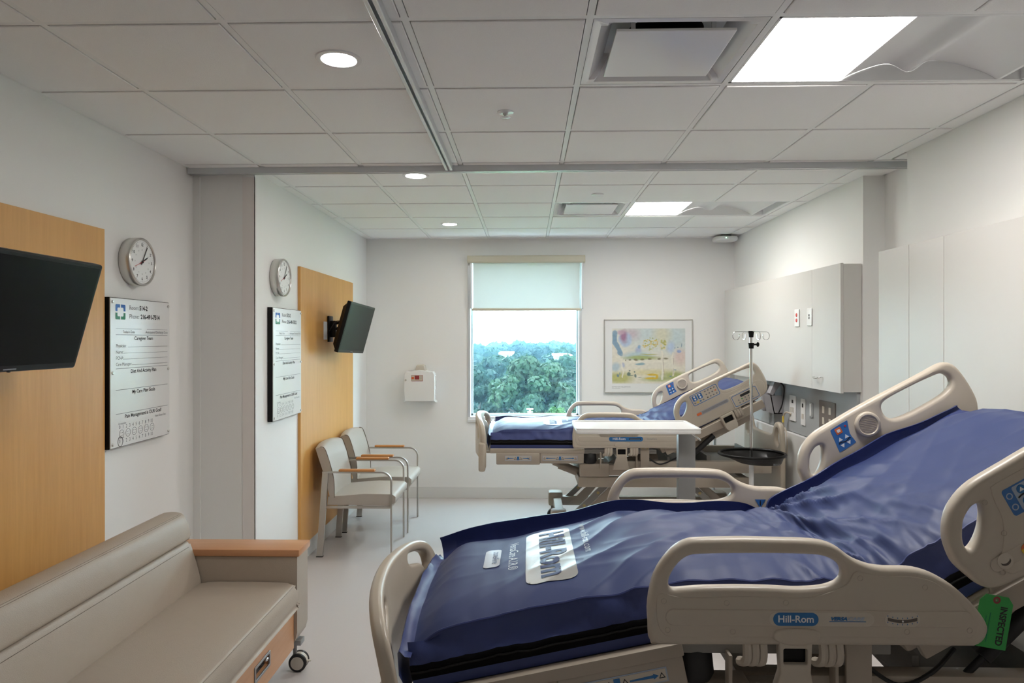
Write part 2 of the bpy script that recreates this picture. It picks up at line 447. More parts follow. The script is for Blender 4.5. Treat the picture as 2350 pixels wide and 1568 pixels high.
for i in range(len(xs)-1):
    for j in range(len(ys)-1):
        x0, x1, y0, y1 = xs[i], xs[i+1], ys[j], ys[j+1]
        cx, cy = (x0+x1)/2, (y0+y1)/2
        if i == 0:
            x0 = (XL if cy < YJ else XL2)
            if y0 < YJ < y1: x0 = XL
        if i == len(xs)-2: x1 = XR if cy < YRE else (XREC if cy < YRJ else XR2)
        if in_cut(cx, cy): continue
        if y1-y0 < 0.05 or x1-x0 < 0.05: continue
        b = B().box(x0+G, x1-G, y0+G, y1-G, CEIL-.004, CEIL+.014, 0.0025, 1)
        o = part('ceiling_tile', b, 'tile_face', ceil)

part('ceiling_tile', B().box(XR+.002, XREC-.002, YRE+.002, 4.071-G, CEIL-.004, CEIL+.014, .0025, 1), 'tile_face', ceil)
# ------------------------------------------------------------------ troffers with one glowing lens and a curved reflector trough
def troffer(y0, label, xa0=0.817):
    x0, x1 = xa0+.014, xa0+1.219-.014; y0 += .014; y1 = y0+T-.028
    t = thing('ceiling_light', label, 'ceiling light', (xa0+.61, y0+.3, CEIL), 'recessed ceiling troffers')
    z = CEIL+.001
    xm = x0+0.445
    b = B()
    b.box(x0, x1, y0, y0+.012, z, z+.11).box(x0, x1, y1-.012, y1, z, z+.11).box(x0, x0+.01, y0, y1, z, z+.11).box(x1-.01, x1, y0, y1, z, z+.11).box(x0, x1, y0, y1, z+.108, z+.115)
    b.obj('housing', 'white_metal', t, False)
    B().box(x0+.012, xm, y0+.013, y1-.013, z, z+.006, .002).obj('lens', 'lens_light', t, False)
    # reflector: two shallow arcs meeting a rounded lamp cover
    n = 28; pts = []
    xa, xb = xm+.004, x1-.11
    for k in range(n+1):
        u = k/n; x = xa+(xb-xa)*u
        h = 0.085*math.sin(PI*u)**0.8
        h -= 0.050*math.exp(-((u-.44)/.085)**2)
        pts.append((x, z+max(0.001, h)))
    lo = [(p[0], p[1]+.006) for p in pts]
    b = B()
    v = [[b.bm.verts.new((p[0], y, p[1])) for p in pts] for y in (y0+.013, y1-.013)]
    for k in range(n): b.bm.faces.new((v[0][k], v[0][k+1], v[1][k+1], v[1][k]))
    b.obj('reflector', 'white_metal', t, True, 80)
    B().box(xb, xb+.018, y0+.012, y1-.012, z, z+.02, .003).obj('divider', 'white_metal', t, False)
    B().prism([(xb+.018, z+.10), (x1-.01, z+.10), (x1-.01, z+.085), (xb+.05, z+.085)], y0+.013, y1-.013).obj('side_slot', 'alu_paint', t, False)
troffer(2.242, 'recessed ceiling light with glowing lens and curved trough above the bed with the green tag')
troffer(5.290, 'recessed ceiling light with glowing lens and curved trough above the bed beside the window')


# ------------------------------------------------------------------ square plaque diffusers
def diffuser(y0, label):
    x0, x1 = 0.207+.014, 0.817-.014; ya = y0+.014; yb = y0+T-.014
    t = thing('air_diffuser', label, 'air vent', ((x0+x1)/2, (ya+yb)/2, CEIL), 'square ceiling air diffusers')
    cx, cy = (x0+x1)/2, (ya+yb)/2; z = CEIL+.001
    b = B()
    prof = [(0.2905, 0.0), (0.262, 0.0), (0.252, 0.012), (0.235, 0.028), (0.215, 0.060), (0.205, 0.085)]
    rings = []
    for r_, h in prof:
        rings.append([b.bm.verts.new((cx+sx*r_, cy+sy*r_, z+h)) for sx, sy in ((-1, -1), (1, -1), (1, 1), (-1, 1))])
    for a, c in zip(rings, rings[1:]):
        for k in range(4): b.bm.faces.new((a[k], a[(k+1) % 4], c[(k+1) % 4], c[k]))
    bmesh.ops.bevel(b.bm, geom=[e for e in b.bm.edges if abs((e.verts[0].co-e.verts[1].co).z) > .005], offset=.02, segments=4, affect='EDGES')
    b.obj('cone', 'gloss_white', t, True, 50)
    link('neck_plate', profile([rrect(cx-.21, cx+.21, cy-.21, cy+.21, .01, 2), circ(cx, cy, .14, 40)], .004, 0, Matrix.Translation((0, 0, z+.086))), 'alu_paint', t, False)
    B().cyl((cx, cy, z+.086), (cx, cy, z+.245), .141, seg=40, cap=False).obj('duct', 'black_rubber', t)
    B().box(cx-.205, cx+.205, cy-.205, cy+.205, z-.004, z+.006, .003).obj('plaque', 'gloss_white', t, False)
    for sx in (-1, 1):
        for sy in (-1, 1):
            B().box(cx+sx*.14-.008, cx+sx*.14+.008, cy+sy*.15-.004, cy+sy*.15+.004, z+.004, z+.085, .002).obj('hanger', 'white_metal', t, False)
diffuser(2.242, 'square plaque air diffuser beside the troffer above the bed with the green tag')
diffuser(5.290, 'square plaque air diffuser beside the troffer near the window')

# ------------------------------------------------------------------ downlights
def downlight(x, y, label):
    t = thing('downlight', label, 'ceiling light', (x, y, CEIL-.004), 'round recessed downlights')
    z = CEIL-.005
    b = B(); prof = [(0.086, 0.001), (0.084, -0.003), (0.066, -0.004), (0.062, 0.002)]
    rings = [[b.bm.verts.new((x+r_*math.cos(2*PI*k/40), y+r_*math.sin(2*PI*k/40), z+h)) for k in range(40)] for r_, h in prof]
    for a, c in zip(rings, rings[1:]):
        for k in range(40): b.bm.faces.new((a[k], a[(k+1) % 40], c[(k+1) % 40], c[k]))
    b.obj('trim_ring', 'white_metal', t)
    B().cyl((x, y, z+.0005), (x, y, z+.0025), .063, seg=40).obj('lens', 'can_light', t, False)
downlight(-0.705, 2.545, 'round downlight beside the lengthwise curtain track')
downlight(-0.716, 4.378, 'round downlight just past the crosswise curtain track')
downlight(-0.708, 6.244, 'round downlight in front of the window wall')

# ------------------------------------------------------------------ sprinklers, detector
t = thing('fire_sprinkler', 'small white fire sprinkler head in the tile beside the large diffuser', 'sprinkler', (-.1, 3.159, CEIL-.004))
B().lathe([(.038, 0), (.038, -.003), (.030, -.005), (.012, -.007), (.010, -.016)], (-.1, 3.159, CEIL-.004)).obj('escutcheon', 'gloss_white', t)
b = B().cyl((-.1, 3.159, CEIL-.018), (-.1, 3.159, CEIL-.030), .006)
b.cyl((-.1, 3.159, CEIL-.030), (-.1, 3.159, CEIL-.033), .024, .020); b.obj('deflector', 'gloss_white', t)
o = B().lathe([(.045, 0), (.045, -.006), (.040, -.009), (.0, -.010)] , (.513, 4.981, CEIL-.004)).obj('sprinkler_cover', 'white_metal')
tag(o, 'flat round white sprinkler cover plate in the far ceiling tile', 'sprinkler')
t = thing('wireless_access_point', 'rounded white wireless access point with green light in the far ceiling corner', 'access point', (2.02, 7.02, CEIL-.004))
me = profile([[(p[0], p[1]) for p in rrect(-.115, .115, -.115, .115, .07)]], .045, .018, Matrix.Translation((2.02, 7.02, CEIL-.042)))
link('body', me, 'white_plastic', t)
B().box(1.97, 2.07, 6.97, 7.07, CEIL-.02, CEIL-.005).obj('bracket', 'black_plastic', t, False)
B().ball((2.0, 6.903, CEIL-.043), .004).obj('status_light', 'led_green', t)

# ------------------------------------------------------------------ curtain tracks
def track(p0, p1, label, prof_side):
    # an extruded channel with two lips
    t = thing('curtain_track', label, 'curtain track', ((p0[0]+p1[0])/2, (p0[1]+p1[1])/2, CEIL-.005))
    a = Vector((p0[0], p0[1], 0)); c = Vector((p1[0], p1[1], 0)); L = (c-a).length; d = (c-a).normalized(); s = Vector((-d.y, d.x, 0))
    z0 = CEIL-.005
    def bar(u0, u1, h0, h1, name, m):
        M = Matrix(((d.x, s.x, 0, a.x), (d.y, s.y, 0, a.y), (0, 0, 1, z0), (0, 0, 0, 1)))
        B().box(0, L, u0, u1, h0, h1, .0015, 1, M).obj(name, m, t, False)
    bar(-.021, .021, -.008, 0.004, 'channel_top', 'alu_paint')
    bar(-.021, -.017, -.034, -.006, 'channel_side', 'alu_paint'); bar(.017, .021, -.034, -.006, 'channel_side', 'alu_paint')
    bar(-.021, -.006, -.037, -.033, 'channel_lip', 'alu'); bar(.006, .021, -.037, -.033, 'channel_lip', 'alu')
track((XL+.003, 4.168), (XREC-.02, 4.118), 'silver curtain track crossing the ceiling from wall to wall', 0)
track((-.470, YB+.02), (-.470, 4.10), 'silver curtain track running lengthwise above the aisle', 0)
# ================================================================== window, shade, the view
win = B()
win.box(WX0, WX0+.028, YF-.012, YF+.14, WZ0, WZ1, .002).box(WX1-.028, WX1, YF-.012, YF+.14, WZ0, WZ1, .002).box(WX0, WX1, YF-.012, YF+.14, WZ1-.03, WZ1, .002)
win = win.obj('window_1', 'alu_paint', None, False); win['kind'] = 'structure'
B().box(WX0+.028, WX0+.048, YF+.09, YF+.13, WZ0+.05, WZ1-.03).box(WX1-.048, WX1-.028, YF+.09, YF+.13, WZ0+.05, WZ1-.03).box(WX0+.028, WX1-.028, YF+.09, YF+.13, WZ0+.04, WZ0+.065).obj('sash', 'alu_paint', win, False)
B().box(WX0, WX1, YF-.014, YF+.14, WZ0+.012, WZ0+.04, .004).box(WX0-.004, WX1+.004, YF-.026, YF, WZ0-.012, WZ0+.018, .004).obj('window_sill', 'gloss_white', win, False)
B().box(WX0+.04, WX1-.04, YF+.108, YF+.114, WZ0+.06, WZ1-.03).obj('window_pane', 'tinted_glass', win, False)

t = thing('roller_shade', 'white roller shade half drawn over the window under a cream cassette', 'window shade', (-.01, YF-.05, 2.5))
me = profile([rrect(-.045, .045, 2.478, 2.555, .018)], 1.232, .006, frame((-.011, YF-.05, 0), (0, -1, 0), (0, 0, 1)))
link('cassette', me, 'cream', t)
b = B().box(-.566, .548, YF-.052, YF-.0505, 2.0, 2.50); b.obj('fabric', 'shade_fabric', t, False)
B().box(-.580, .560, YF-.058, YF-.044, 1.978, 2.004, .005).obj('hem_bar', 'cream', t)
for x in (-.600, .566): B().box(x, x+.022, YF-.062, YF-.014, 2.0, 2.48, .003).obj('side_channel', 'alu_paint', t, False)

# ---- outside
GZ = -15.5
g = B().box(-500, 500, 14, 1100, GZ-1, GZ).obj('ground', 'grass', None, False); g['kind'] = 'structure'
def tree(name, label, x, y, top, rx, rz, leaf, nblob, per, size, seed, group=None):
    rnd = random.Random(seed)
    t = thing(name, label, 'tree', (x, y, GZ), group)
    cz = top-rz
    b = B(); b.tube([(x, y, GZ-.2), (x+rnd.uniform(-.3, .3), y, (GZ+cz)/2), (x, y, cz+rz*.3)], [rx*.09, rx*.07, rx*.02], 8)
    for k in range(5):
        a = rnd.uniform(0, 2*PI); h = rnd.uniform(-.5, .2)
        b.tube([(x, y, cz+h*rz-.6), (x+math.cos(a)*rx*.35, y+math.sin(a)*rx*.35, cz+h*rz+.6), (x+math.cos(a)*rx*.7, y+math.sin(a)*rx*.7, cz+h*rz+1.4)], [rx*.035, rx*.022, rx*.01], 6)
    b.obj('trunk', 'trunk_bark', t)
    vs_, fs = [], []
    for q in range(nblob):
        while True:
            p = Vector((rnd.uniform(-1, 1), rnd.uniform(-1, 1), rnd.uniform(-1, 1)))
            if .25 < p.length < 1: break
        p = p.normalized()*(p.length**.45)
        c = Vector((x+p.x*rx*.80, y+p.y*rx*.80, cz+p.z*rz*.84))
        br = rx*rnd.uniform(.17, .30)
        for k in range(per):
            d = Vector((rnd.gauss(0, 1), rnd.gauss(0, 1), rnd.gauss(0.25, 1))).normalized()
            pos = c + Vector((d.x, d.y, d.z*.75))*br*(rnd.random()**.28)
            nrm = (d+Vector((rnd.gauss(0, .5), rnd.gauss(0, .5), rnd.gauss(0, .5)))).normalized()
            u = nrm.orthogonal().normalized(); u = (Matrix.Rotation(rnd.uniform(0, 2*PI), 3, nrm) @ u); v = nrm.cross(u)
            s = size*rnd.uniform(.6, 1.3); i = len(vs_)
            vs_ += [pos+u*s, pos+v*s*.62, pos-u*s, pos-v*s*.62]
            fs.append((i, i+1, i+2, i+3))
    me = bpy.data.meshes.new('crown'); me.from_pydata(vs_, [], fs); me.update()
    o = link('crown', me, leaf, t, smooth=False); o['kind'] = 'stuff'
    return t
def wx(u, y): return (u-1210)/1566.67*y
def wz(v, y): return EYE-(v-776.5)/1566.67*y
tree('broadleaf_tree', 'broad full green tree crown filling the middle of the window view', wx(1222, 60), 60, wz(803, 60), 4.6, 5.9, 'leaf_a', 80, 300, .26, 1)
tree('broadleaf_tree', 'dark green tree at the right of the window behind the broad crown', wx(1322, 68), 68, wz(820, 68), 3.6, 6.0, 'leaf_b', 46, 240, .28, 2, 'trees outside the window')
tree('broadleaf_tree', 'dark green tree at the left of the window beside the broad crown', wx(1098, 66), 66, wz(838, 66), 2.9, 5.6, 'leaf_b', 40, 240, .28, 3, 'trees outside the window')
tree('young_tree', 'pale lime green young tree low at the right of the window view', wx(1272, 48), 48, wz(922, 48), 1.05, 2.4, 'leaf_light', 16, 140, .17, 4)
tree('shrub_tree', 'pale green low crown at the bottom of the window view', wx(1285, 46), 46, wz(944, 46), 1.6, 2.6, 'leaf_light', 16, 140, .18, 5)
far = [(760, 150, 804, 7), (850, 180, 803, 8), (930, 140, 805, 6), (985, 210, 799, 9), (1020, 130, 808, 6), (1045, 180, 802, 8), (900, 320, 795, 13), (1000, 360, 794, 14), (800, 400, 794, 16), (1380, 130, 807, 6), (1420, 170, 803, 8), (1470, 200, 800, 9), (1530, 160, 804, 8), (1600, 220, 800, 10), (1400, 330, 795, 13), (1500, 380, 794, 15), (1650, 400, 794, 17), (1160, 112, 813, 4.2), (1143, 116, 812, 4), (1176, 118, 812, 4), (1282, 116, 818, 4.6), (1303, 118, 817, 4.6), (1322, 110, 815, 4.4), (1100, 110, 806, 4.6), (1128, 120, 809, 4.6), (1150, 135, 812, 5.5), (1075, 140, 803, 6), (1175, 170, 803, 7), (1310, 125, 808, 5.2), (1335, 140, 803, 6), (1290, 175, 802, 7), (1245, 210, 798, 9),
       (1120, 230, 800, 9), (1200, 260, 795, 10), (1280, 270, 796, 11), (1330, 250, 799, 10), (1090, 300, 797, 12), (1160, 330, 794, 13), (1230, 360, 793, 14), (1300, 380, 793, 15), (1060, 390, 795, 15), (1350, 410, 794, 16), (1190, 480, 791, 18), (1260, 520, 790, 20), (1120, 540, 791, 20), (1330, 560, 790, 21)]
for i, (u, y, v, r) in enumerate(far):
    tp = wz(v, y)
    tree('distant_tree', 'hazy tree of the distant tree line outside the window', wx(u, y), y, tp, r, min((tp-GZ)*.45, r*.8+2), 'leaf_b' if i % 2 else 'leaf_a', 22, 75, .0062*y, 20+i, 'distant trees outside the window')
def house(label, u0, u1, v0, y, d=12):
    x0, x1, z1 = wx(u0, y), wx(u1, y), wz(v0, y)
    t = thing('low_building', label, 'building', ((x0+x1)/2, y+d/2, GZ))
    B().box(x0, x1, y, y+d, GZ, z1-.35).obj('wall', 'roof_grey', t, False)
    B().box(x0-.3, x1+.3, y-.3, y+d+.3, z1-.35, z1).obj('roof', 'roof_white', t, False)
house('low white flat-roofed building among the distant trees at the left', 1148, 1174, 809.5, 128)
house('low white flat-roofed building among the distant trees at the right', 1275, 1310, 814.5, 132)
xx, yy = wx(1216, 40), 40
t = thing('utility_pole', 'thin pole with two crossarms low in the window view', 'pole', (xx, yy, GZ))
B().cyl((xx, yy, GZ), (xx, yy, wz(938, yy)), .05, seg=8).obj('shaft', 'roof_white', t)
for v, hw in ((939, .20), (945.5, .15)): B().box(xx-hw, xx+hw, yy-.03, yy+.03, wz(v, yy)-.03, wz(v, yy)+.03).obj('crossarm', 'roof_white', t, False)
# haze in the air beyond the building
hz = bpy.data.materials.new('air_haze'); hz.use_nodes = True
n = hz.node_tree.nodes; l = hz.node_tree.links
for x in list(n): n.remove(x)
o_ = n.new('ShaderNodeOutputMaterial'); sc = n.new('ShaderNodeVolumeScatter')
sc.inputs['Color'].default_value = (0.40, 0.72, 1.0, 1); sc.inputs['Density'].default_value = 0.00045; sc.inputs['Anisotropy'].default_value = 0.0
l.new(sc.outputs[0], o_.inputs['Volume']); MATS['air_haze'] = hz
o = B().box(-450, 450, 20, 1000, GZ+.05, 60).obj('haze', 'air_haze', None, False)
tag(o, 'pale blue haze hanging over the trees outside the window', 'haze', kind='stuff')

# ================================================================== left wall: panels, televisions, clocks, boards
def wall_panel(xw, y0, y1, z0, label):
    o = B().box(xw, xw+.022, y0, y1, z0, 2.226, .0015, 1).obj('wood_wall_panel', 'maple_panel', None, False)
    tag(o, label, 'wall panel')
wall_panel(XL, 1.77, 3.298, .15, 'maple wall panel behind the long sofa')
wall_panel(XL2, 5.035, 6.56, .13, 'maple wall panel behind the two armchairs')

def television(cx, cy, cz, yaw, tilt, roll, xw, scr, label):
    t = thing('television', label, 'television', (cx, cy, cz))
    M = Matrix.Translation((cx, cy, cz)) @ Matrix.Rotation(yaw, 4, 'Z') @ Matrix.Rotation(tilt, 4, 'Y') @ Matrix.Rotation(roll, 4, 'X')
    F = M @ frame((0, 0, 0), (0, 1, 0), (0, 0, 1))       # local x along width, y up, z out of the screen
    w2, h2 = .347, .212
    link('housing', profile([rrect(-w2, w2, -h2, h2, .012)], .034, .006, F @ Matrix.Translation((0, 0, -.017))), 'black_plastic', t)
    b = B()   # bulging back
    r0 = [b.bm.verts.new((sx*(w2-.012), sy*(h2-.012), -.03)) for sx, sy in ((-1, -1), (1, -1), (1, 1), (-1, 1))]
    r1 = [b.bm.verts.new((sx*(w2-.05), sy*(h2-.055), -.072)) for sx, sy in ((-1, -1), (1, -1), (1, 1), (-1, 1))]
    for k in range(4): b.bm.faces.new((r0[k], r0[(k+1) % 4], r1[(k+1) % 4], r1[k]))
    b.bm.faces.new(r1); b.bm.faces.new(r0[::-1]); b.bevel(.012, 3)
    b.obj('back_cover', 'black_plastic', t, M=F)
    B().box(-w2+.017, w2-.017, -h2+.024, h2-.016, -.002, .0012).obj('screen', scr, t, False, M=F)
    B().box(-.03, .03, -h2+.008, -h2+.013, .0, .0012).obj('maker_mark', 'ink_grey', t, False, M=F)
    B().ball((.0, -h2+.002, -.002), .006, (1.6, .6, 1)).obj('sensor', 'black_plastic', t, M=F)
    # wall mount
    B().box(xw+.001, xw+.016, cy-.06, cy+.06, cz-.11, cz+.11, .003).box(xw+.014, xw+.06, cy-.028, cy+.028, cz-.07, cz+.07, .004).obj('mount_plate', 'black_plastic', t)
    back = M @ Vector((-.075, 0, 0))
    b = B()
    for dz in (-.055, 0, .055): b.cyl((xw+.04, cy, cz+dz*.8), (back.x+.01, back.y, back.z+dz), .012, seg=10)
    b.box(back.x-.02, back.x+.01, cy-.05, cy+.05, cz-.06, cz+.06, .004)
    b.obj('swing_arm', 'black_plastic', t)
    pts = smooth_path([(xw+.02, cy-.07, cz-.02), (xw+.09, cy-.12, cz+.06), (back.x-.02, cy-.10, cz+.05), (back.x, cy-.05, cz-.02)], 8, False)
    B().tube(pts, .004, 8).obj('cable', 'black_rubber', t)
television(-1.745, 2.335, 1.777, 0, R(16), 0, XL+.022, 'screen_black', 'television tilted down on the maple panel above the sofa')
television(-1.44, 5.77, 1.77, -.063, R(15), -.035, XL2+.022, 'screen_black', 'television on a swing arm above the two armchairs')
t = thing('wall_outlet', 'white outlet plate on the maple panel behind the swing-arm television', 'outlet', (XL2+.023, 5.70, 1.74))
B().box(XL2+.0225, XL2+.029, 5.60, 5.69, 1.68, 1.83, .003).obj('cover_plate', 'white_plastic', t, False)
B().box(XL2+.029, XL2+.031, 5.622, 5.668, 1.715, 1.795, .002).obj('socket', 'print_white', t, False)

def clock(xw, cy, cz, label):
    t = thing('wall_clock', label, 'clock', (xw, cy, cz), 'round steel wall clocks')
    X = Vector((xw, cy, cz)); r = .128
    B().lathe([(r-.006, .001), (r-.002, .004), (r, .03), (r, .056), (r-.003, .061), (r-.009, .064), (r-.013, .061), (r-.015, .053)], X, 'X', 56).obj('case', 'steel', t, True, 50)
    B().cyl(X+Vector((.050, 0, 0)), X+Vector((.0545, 0, 0)), r-.0135, seg=48).obj('dial', 'print_white', t, False)
    ms = []; sm = []
    for k in range(1, 13):
        a = PI/2-2*PI*k/12
        ms.append(text_mesh(str(k), .021, FACE_R(X+Vector((.0550, math.cos(a)*.090, math.sin(a)*.090))), align='CENTER', bold=.0006))
        sm.append(text_mesh(str(k+12), .0095, FACE_R(X+Vector((.0550, math.cos(a)*.064, math.sin(a)*.064))), align='CENTER'))
    link('numerals', join(ms), 'ink_black', t, False)['kind'] = 'stuff'; link('small_numerals', join(sm), 'ink_grey', t, False)['kind'] = 'stuff'
    bt = B()
    for k in range(60):
        a = 2*PI*k/60; c, s_ = math.cos(a), math.sin(a); q = .004 if k % 5 else .007
        M = FACE_R(X+Vector((.0549, 0, 0))) @ Matrix.Rotation(a, 4, 'Z')
        bt.box(.108-q, .108, -.0005 if k % 5 else -.001, .0005 if k % 5 else .001, 0, .0004, 0, 1, M)
    bt.obj('minute_marks', 'ink_grey', t, False)['kind'] = 'stuff'
    def hand(name, deg, l0, l1, w_, h, m):
        M = FACE_R(X+Vector((.0555+h, 0, 0))) @ Matrix.Rotation(PI/2-R(deg), 4, 'Z')
        B().box(-l0, l1, -w_/2, w_/2, 0, .001, .0003, 1, M).obj(name, m, t, False)
    hand('minute_hand', 30, .018, .092, .0055, .0012, 'ink_black'); hand('hour_hand', 62, .018, .056, .0075, 0, 'ink_black'); hand('second_hand', 248, .022, .078, .0022, .0024, 'red')
    B().cyl(X+Vector((.0555, 0, 0)), X+Vector((.0605, 0, 0)), .007).obj('hub', 'ink_black', t)
clock(XL, 3.565, 2.095, 'round steel wall clock above the care board reading room 514-2')
clock(XL2, 4.602, 2.103, 'round steel wall clock above the care board beside the maple panel with armchairs')

def care_board(xw, y0, room, phone, label):
    w_, z0, z1 = .56, 1.142, 1.896; hh = z1-z0
    t = thing('care_board', label, 'information board', (xw, y0+w_/2, z0))
    B().box(xw+.001, xw+.034, y0, y0+w_, z0, z1, .002, 1).obj('backing', 'black_plastic', t, False)
    sh = B().box(xw+.034, xw+.0385, y0+.003, y0+w_-.003, z0+.003, z1-.003, .001, 1).obj('sheet', 'paper', t, False)
    xf = xw+.0392
    def at(fu, fv): return (xf, y0+fu*w_, z1-fv*hh)
    def tx(nm, s_, fu, fv, size, m='ink_grey', al='LEFT', bold=0.0):
        return text_mesh(s_, size, FACE_R(at(fu, fv)), align=al, bold=bold)
    gr, bk = [], []
    gr += [tx('', 'Room:', .29, .062, .033), tx('', 'Phone:', .29, .122, .033)]
    bk += [tx('', room, .455, .062, .033, bold=.0012), tx('', phone, .475, .122, .033, bold=.0012)]
    gr += [tx('', "Today's Date", .285, .228, .020, al='CENTER'), tx('', 'Anticipated Discharge Date', .76, .228, .020, al='CENTER')]
    for s_, fv in (('Caregiver Team', .272), ('Diet And Activity Plan', .498), ('My Care Plan Goals', .640), ('Pain Management is OUR Goal!', .800)):
        bk.append(tx('', s_, .53, fv, .027, al='CENTER', bold=.0004))
    for s_, fv in (('Physician:', .322), ('Nurse:', .364), ('PCNA:', .404), ('Care Manager:', .446)): gr.append(tx('', s_, .085, fv, .023))
    gr += [tx('', 'Next Dose Due', .82, .838, .017, al='CENTER'), tx('', 'Acceptable', .12, .843, .015), tx('', 'Current', .12, .938, .015)]
    for k in range(11):
        gr.append(tx('', str(k), .14+k*.052, .866, .026, al='CENTER')); gr.append(tx('', str(k), .14+k*.052, .962, .026, al='CENTER'))
    lines = B()
    def ln(f0, f1, fv, th=.0022):
        a, c = at(f0, fv), at(f1, fv); lines.box(xf-.0002, xf+.0002, a[1], c[1], a[2]-th/2, a[2]+th/2)
    ln(.085, .49, .207, .0014); ln(.58, .955, .207, .0014)
    for fv in (.248, .474, .616, .776): ln(.085, .955, fv)
    for f0, fv in ((.27, .33), (.20, .372), (.205, .412), (.33, .454)): ln(f0, .955, fv, .0015)
    for k in range(6):
        cy_, cz_ = at(.17+k*.10, .912)[1:]; fc = []
        pr = profile([circ(cy_, cz_, .021, 24), circ(cy_, cz_, .0192, 24)], .0004, 0, frame((xf, 0, 0), (0, 1, 0), (0, 0, 1))); fc.append(pr)
        a = 1-k*.4; pts = [(cy_+(j-4)/4*.010, cz_-.007+a*.004*(((j-4)/4)**2-.5)) for j in range(9)]
        fc.append(profile([pts+[(p[0], p[1]-.0012) for p in pts[::-1]]], .0004, 0, frame((xf, 0, 0), (0, 1, 0), (0, 0, 1))))
        for sx in (-1, 1): fc.append(profile([circ(cy_+sx*.007, cz_+.006, .0022, 8)], .0004, 0, frame((xf, 0, 0), (0, 1, 0), (0, 0, 1))))
        link('pain_face', join(fc), 'ink_grey', sh, False)
    if room.endswith('14-2'):
        cy_, cz_ = at(.15, .962)[1:]
        bk.append(profile([circ(cy_, cz_, .022, 24, .026), circ(cy_, cz_, .0195, 24, .0235)], .0004, 0, frame((xf+.0003, 0, 0), (0, 1, 0), (0, 0, 1))))
    link('grey_lettering', join(gr), 'ink_grey', sh, False)['kind'] = 'stuff'; link('black_lettering', join(bk), 'ink_black', sh, False)['kind'] = 'stuff'
    lines.obj('ruled_lines', 'ink_grey', sh, False)['kind'] = 'stuff'
    # emblem: four corner brackets, blue above and green below
    cy_, cz_ = at(.155, .095)[1:]
    def bracket(sx, sz):
        p = [(.004, .038), (.038, .038), (.042, .034), (.042, .004), (.026, .004), (.026, .018), (.022, .022), (.004, .022)]
        return [(cy_+sx*a, cz_+sz*c) for a, c in p]
    for sz, m in ((1, 'logo_sea'), (-1, 'logo_green')):
        for sx in (-1, 1):
            link('emblem_bracket', profile([bracket(sx, sz)], .0004, 0, frame((xf, 0, 0), (0, 1, 0), (0, 0, 1))), m, sh, False)
    for fu in (.035, .968):
        for fv in (.03, .5, .972):
            a = at(fu, fv); B().lathe([(.0075, 0), (.0075, .003), (.005, .0055)], a, 'X', 16).obj('screw', 'steel', t)
care_board(XL, 3.312, '514-2', '216-491-7514', 'framed white care board reading room 514-2')
care_board(XL2, 4.440, '512-2', '216-491-7512', 'framed white care board overlapped by the edge of the maple panel with armchairs')

# ================================================================== far wall: sharps box and picture
t = thing('sharps_disposal_box', 'white wall-mounted sharps disposal box with red label window', 'disposal box', (-1.116, YF-.08, 1.03))
x0, x1, z0, z1, yf = -1.278, -.962, 1.035, 1.360, YF-.135
out = [(x0+.01, z0), (x1-.004, z0), (x1, z0+.01), (x1, z1-.045), (x1-.05, z1-.018), (-1.116, z1), (x0+.05, z1-.018), (x0, z1-.045), (x0+.002, z0+.01)]
link('cabinet', profile([smooth_path(out, 2)], .128, .008, frame((0, YF-.068, 0), (1, 0, 0), (0, 0, 1))), 'white_plastic', t)
link('door', profile([smooth_path([(p[0]*.985-.0170, p[1]*.985+.018) for p in out], 2)], .012, .004, frame((0, yf+.001, 0), (1, 0, 0), (0, 0, 1))), 'white_plastic', t)
yl = yf-.0055
lw = link('label_window', profile([rrect(-1.238, -1.118+.0, 1.245, 1.308, .004)], .002, .0005, frame((.035, yl, 0), (1, 0, 0), (0, 0, 1))), 'dark_red', t)
B().box(-1.200, -1.087, yl-.0016, yl-.001, 1.251, 1.304).obj('label_paper', 'cream', lw, False)
B().box(-1.200, -1.174, yl-.0022, yl-.0016, 1.264, 1.290).obj('label_orange_square', 'orange', lw, False)
B().box(-1.168, -1.120, yl-.0022, yl-.0016, 1.262, 1.302).obj('label_red_square', 'dark_red', lw, False)
for i in range(4): B().box(-1.112, -1.092, yl-.0022, yl-.0016, 1.268+i*.008, 1.2695+i*.008).obj('label_line', 'ink_grey', lw, False)
B().cyl((-1.262, yl+.003, 1.256), (-1.262, yl-.006, 1.256), .010).obj('lock', 'steel', t)
link('drop_opening', profile([[(-1.165, 1.352), (-1.06, 1.352), (-1.07, 1.405), (-1.085, 1.415), (-1.14, 1.415), (-1.155, 1.405)]], .10, .006, frame((0, YF-.07, 0), (1, 0, 0), (0, 0, 1))), 'rail_label', t)
for i in range(5): B().box(x1-.001, x1+.010, yf+.03, yf+.05, 1.09+i*.05, 1.108+i*.05, .003).obj('hinge_knuckle', 'white_plastic', t)

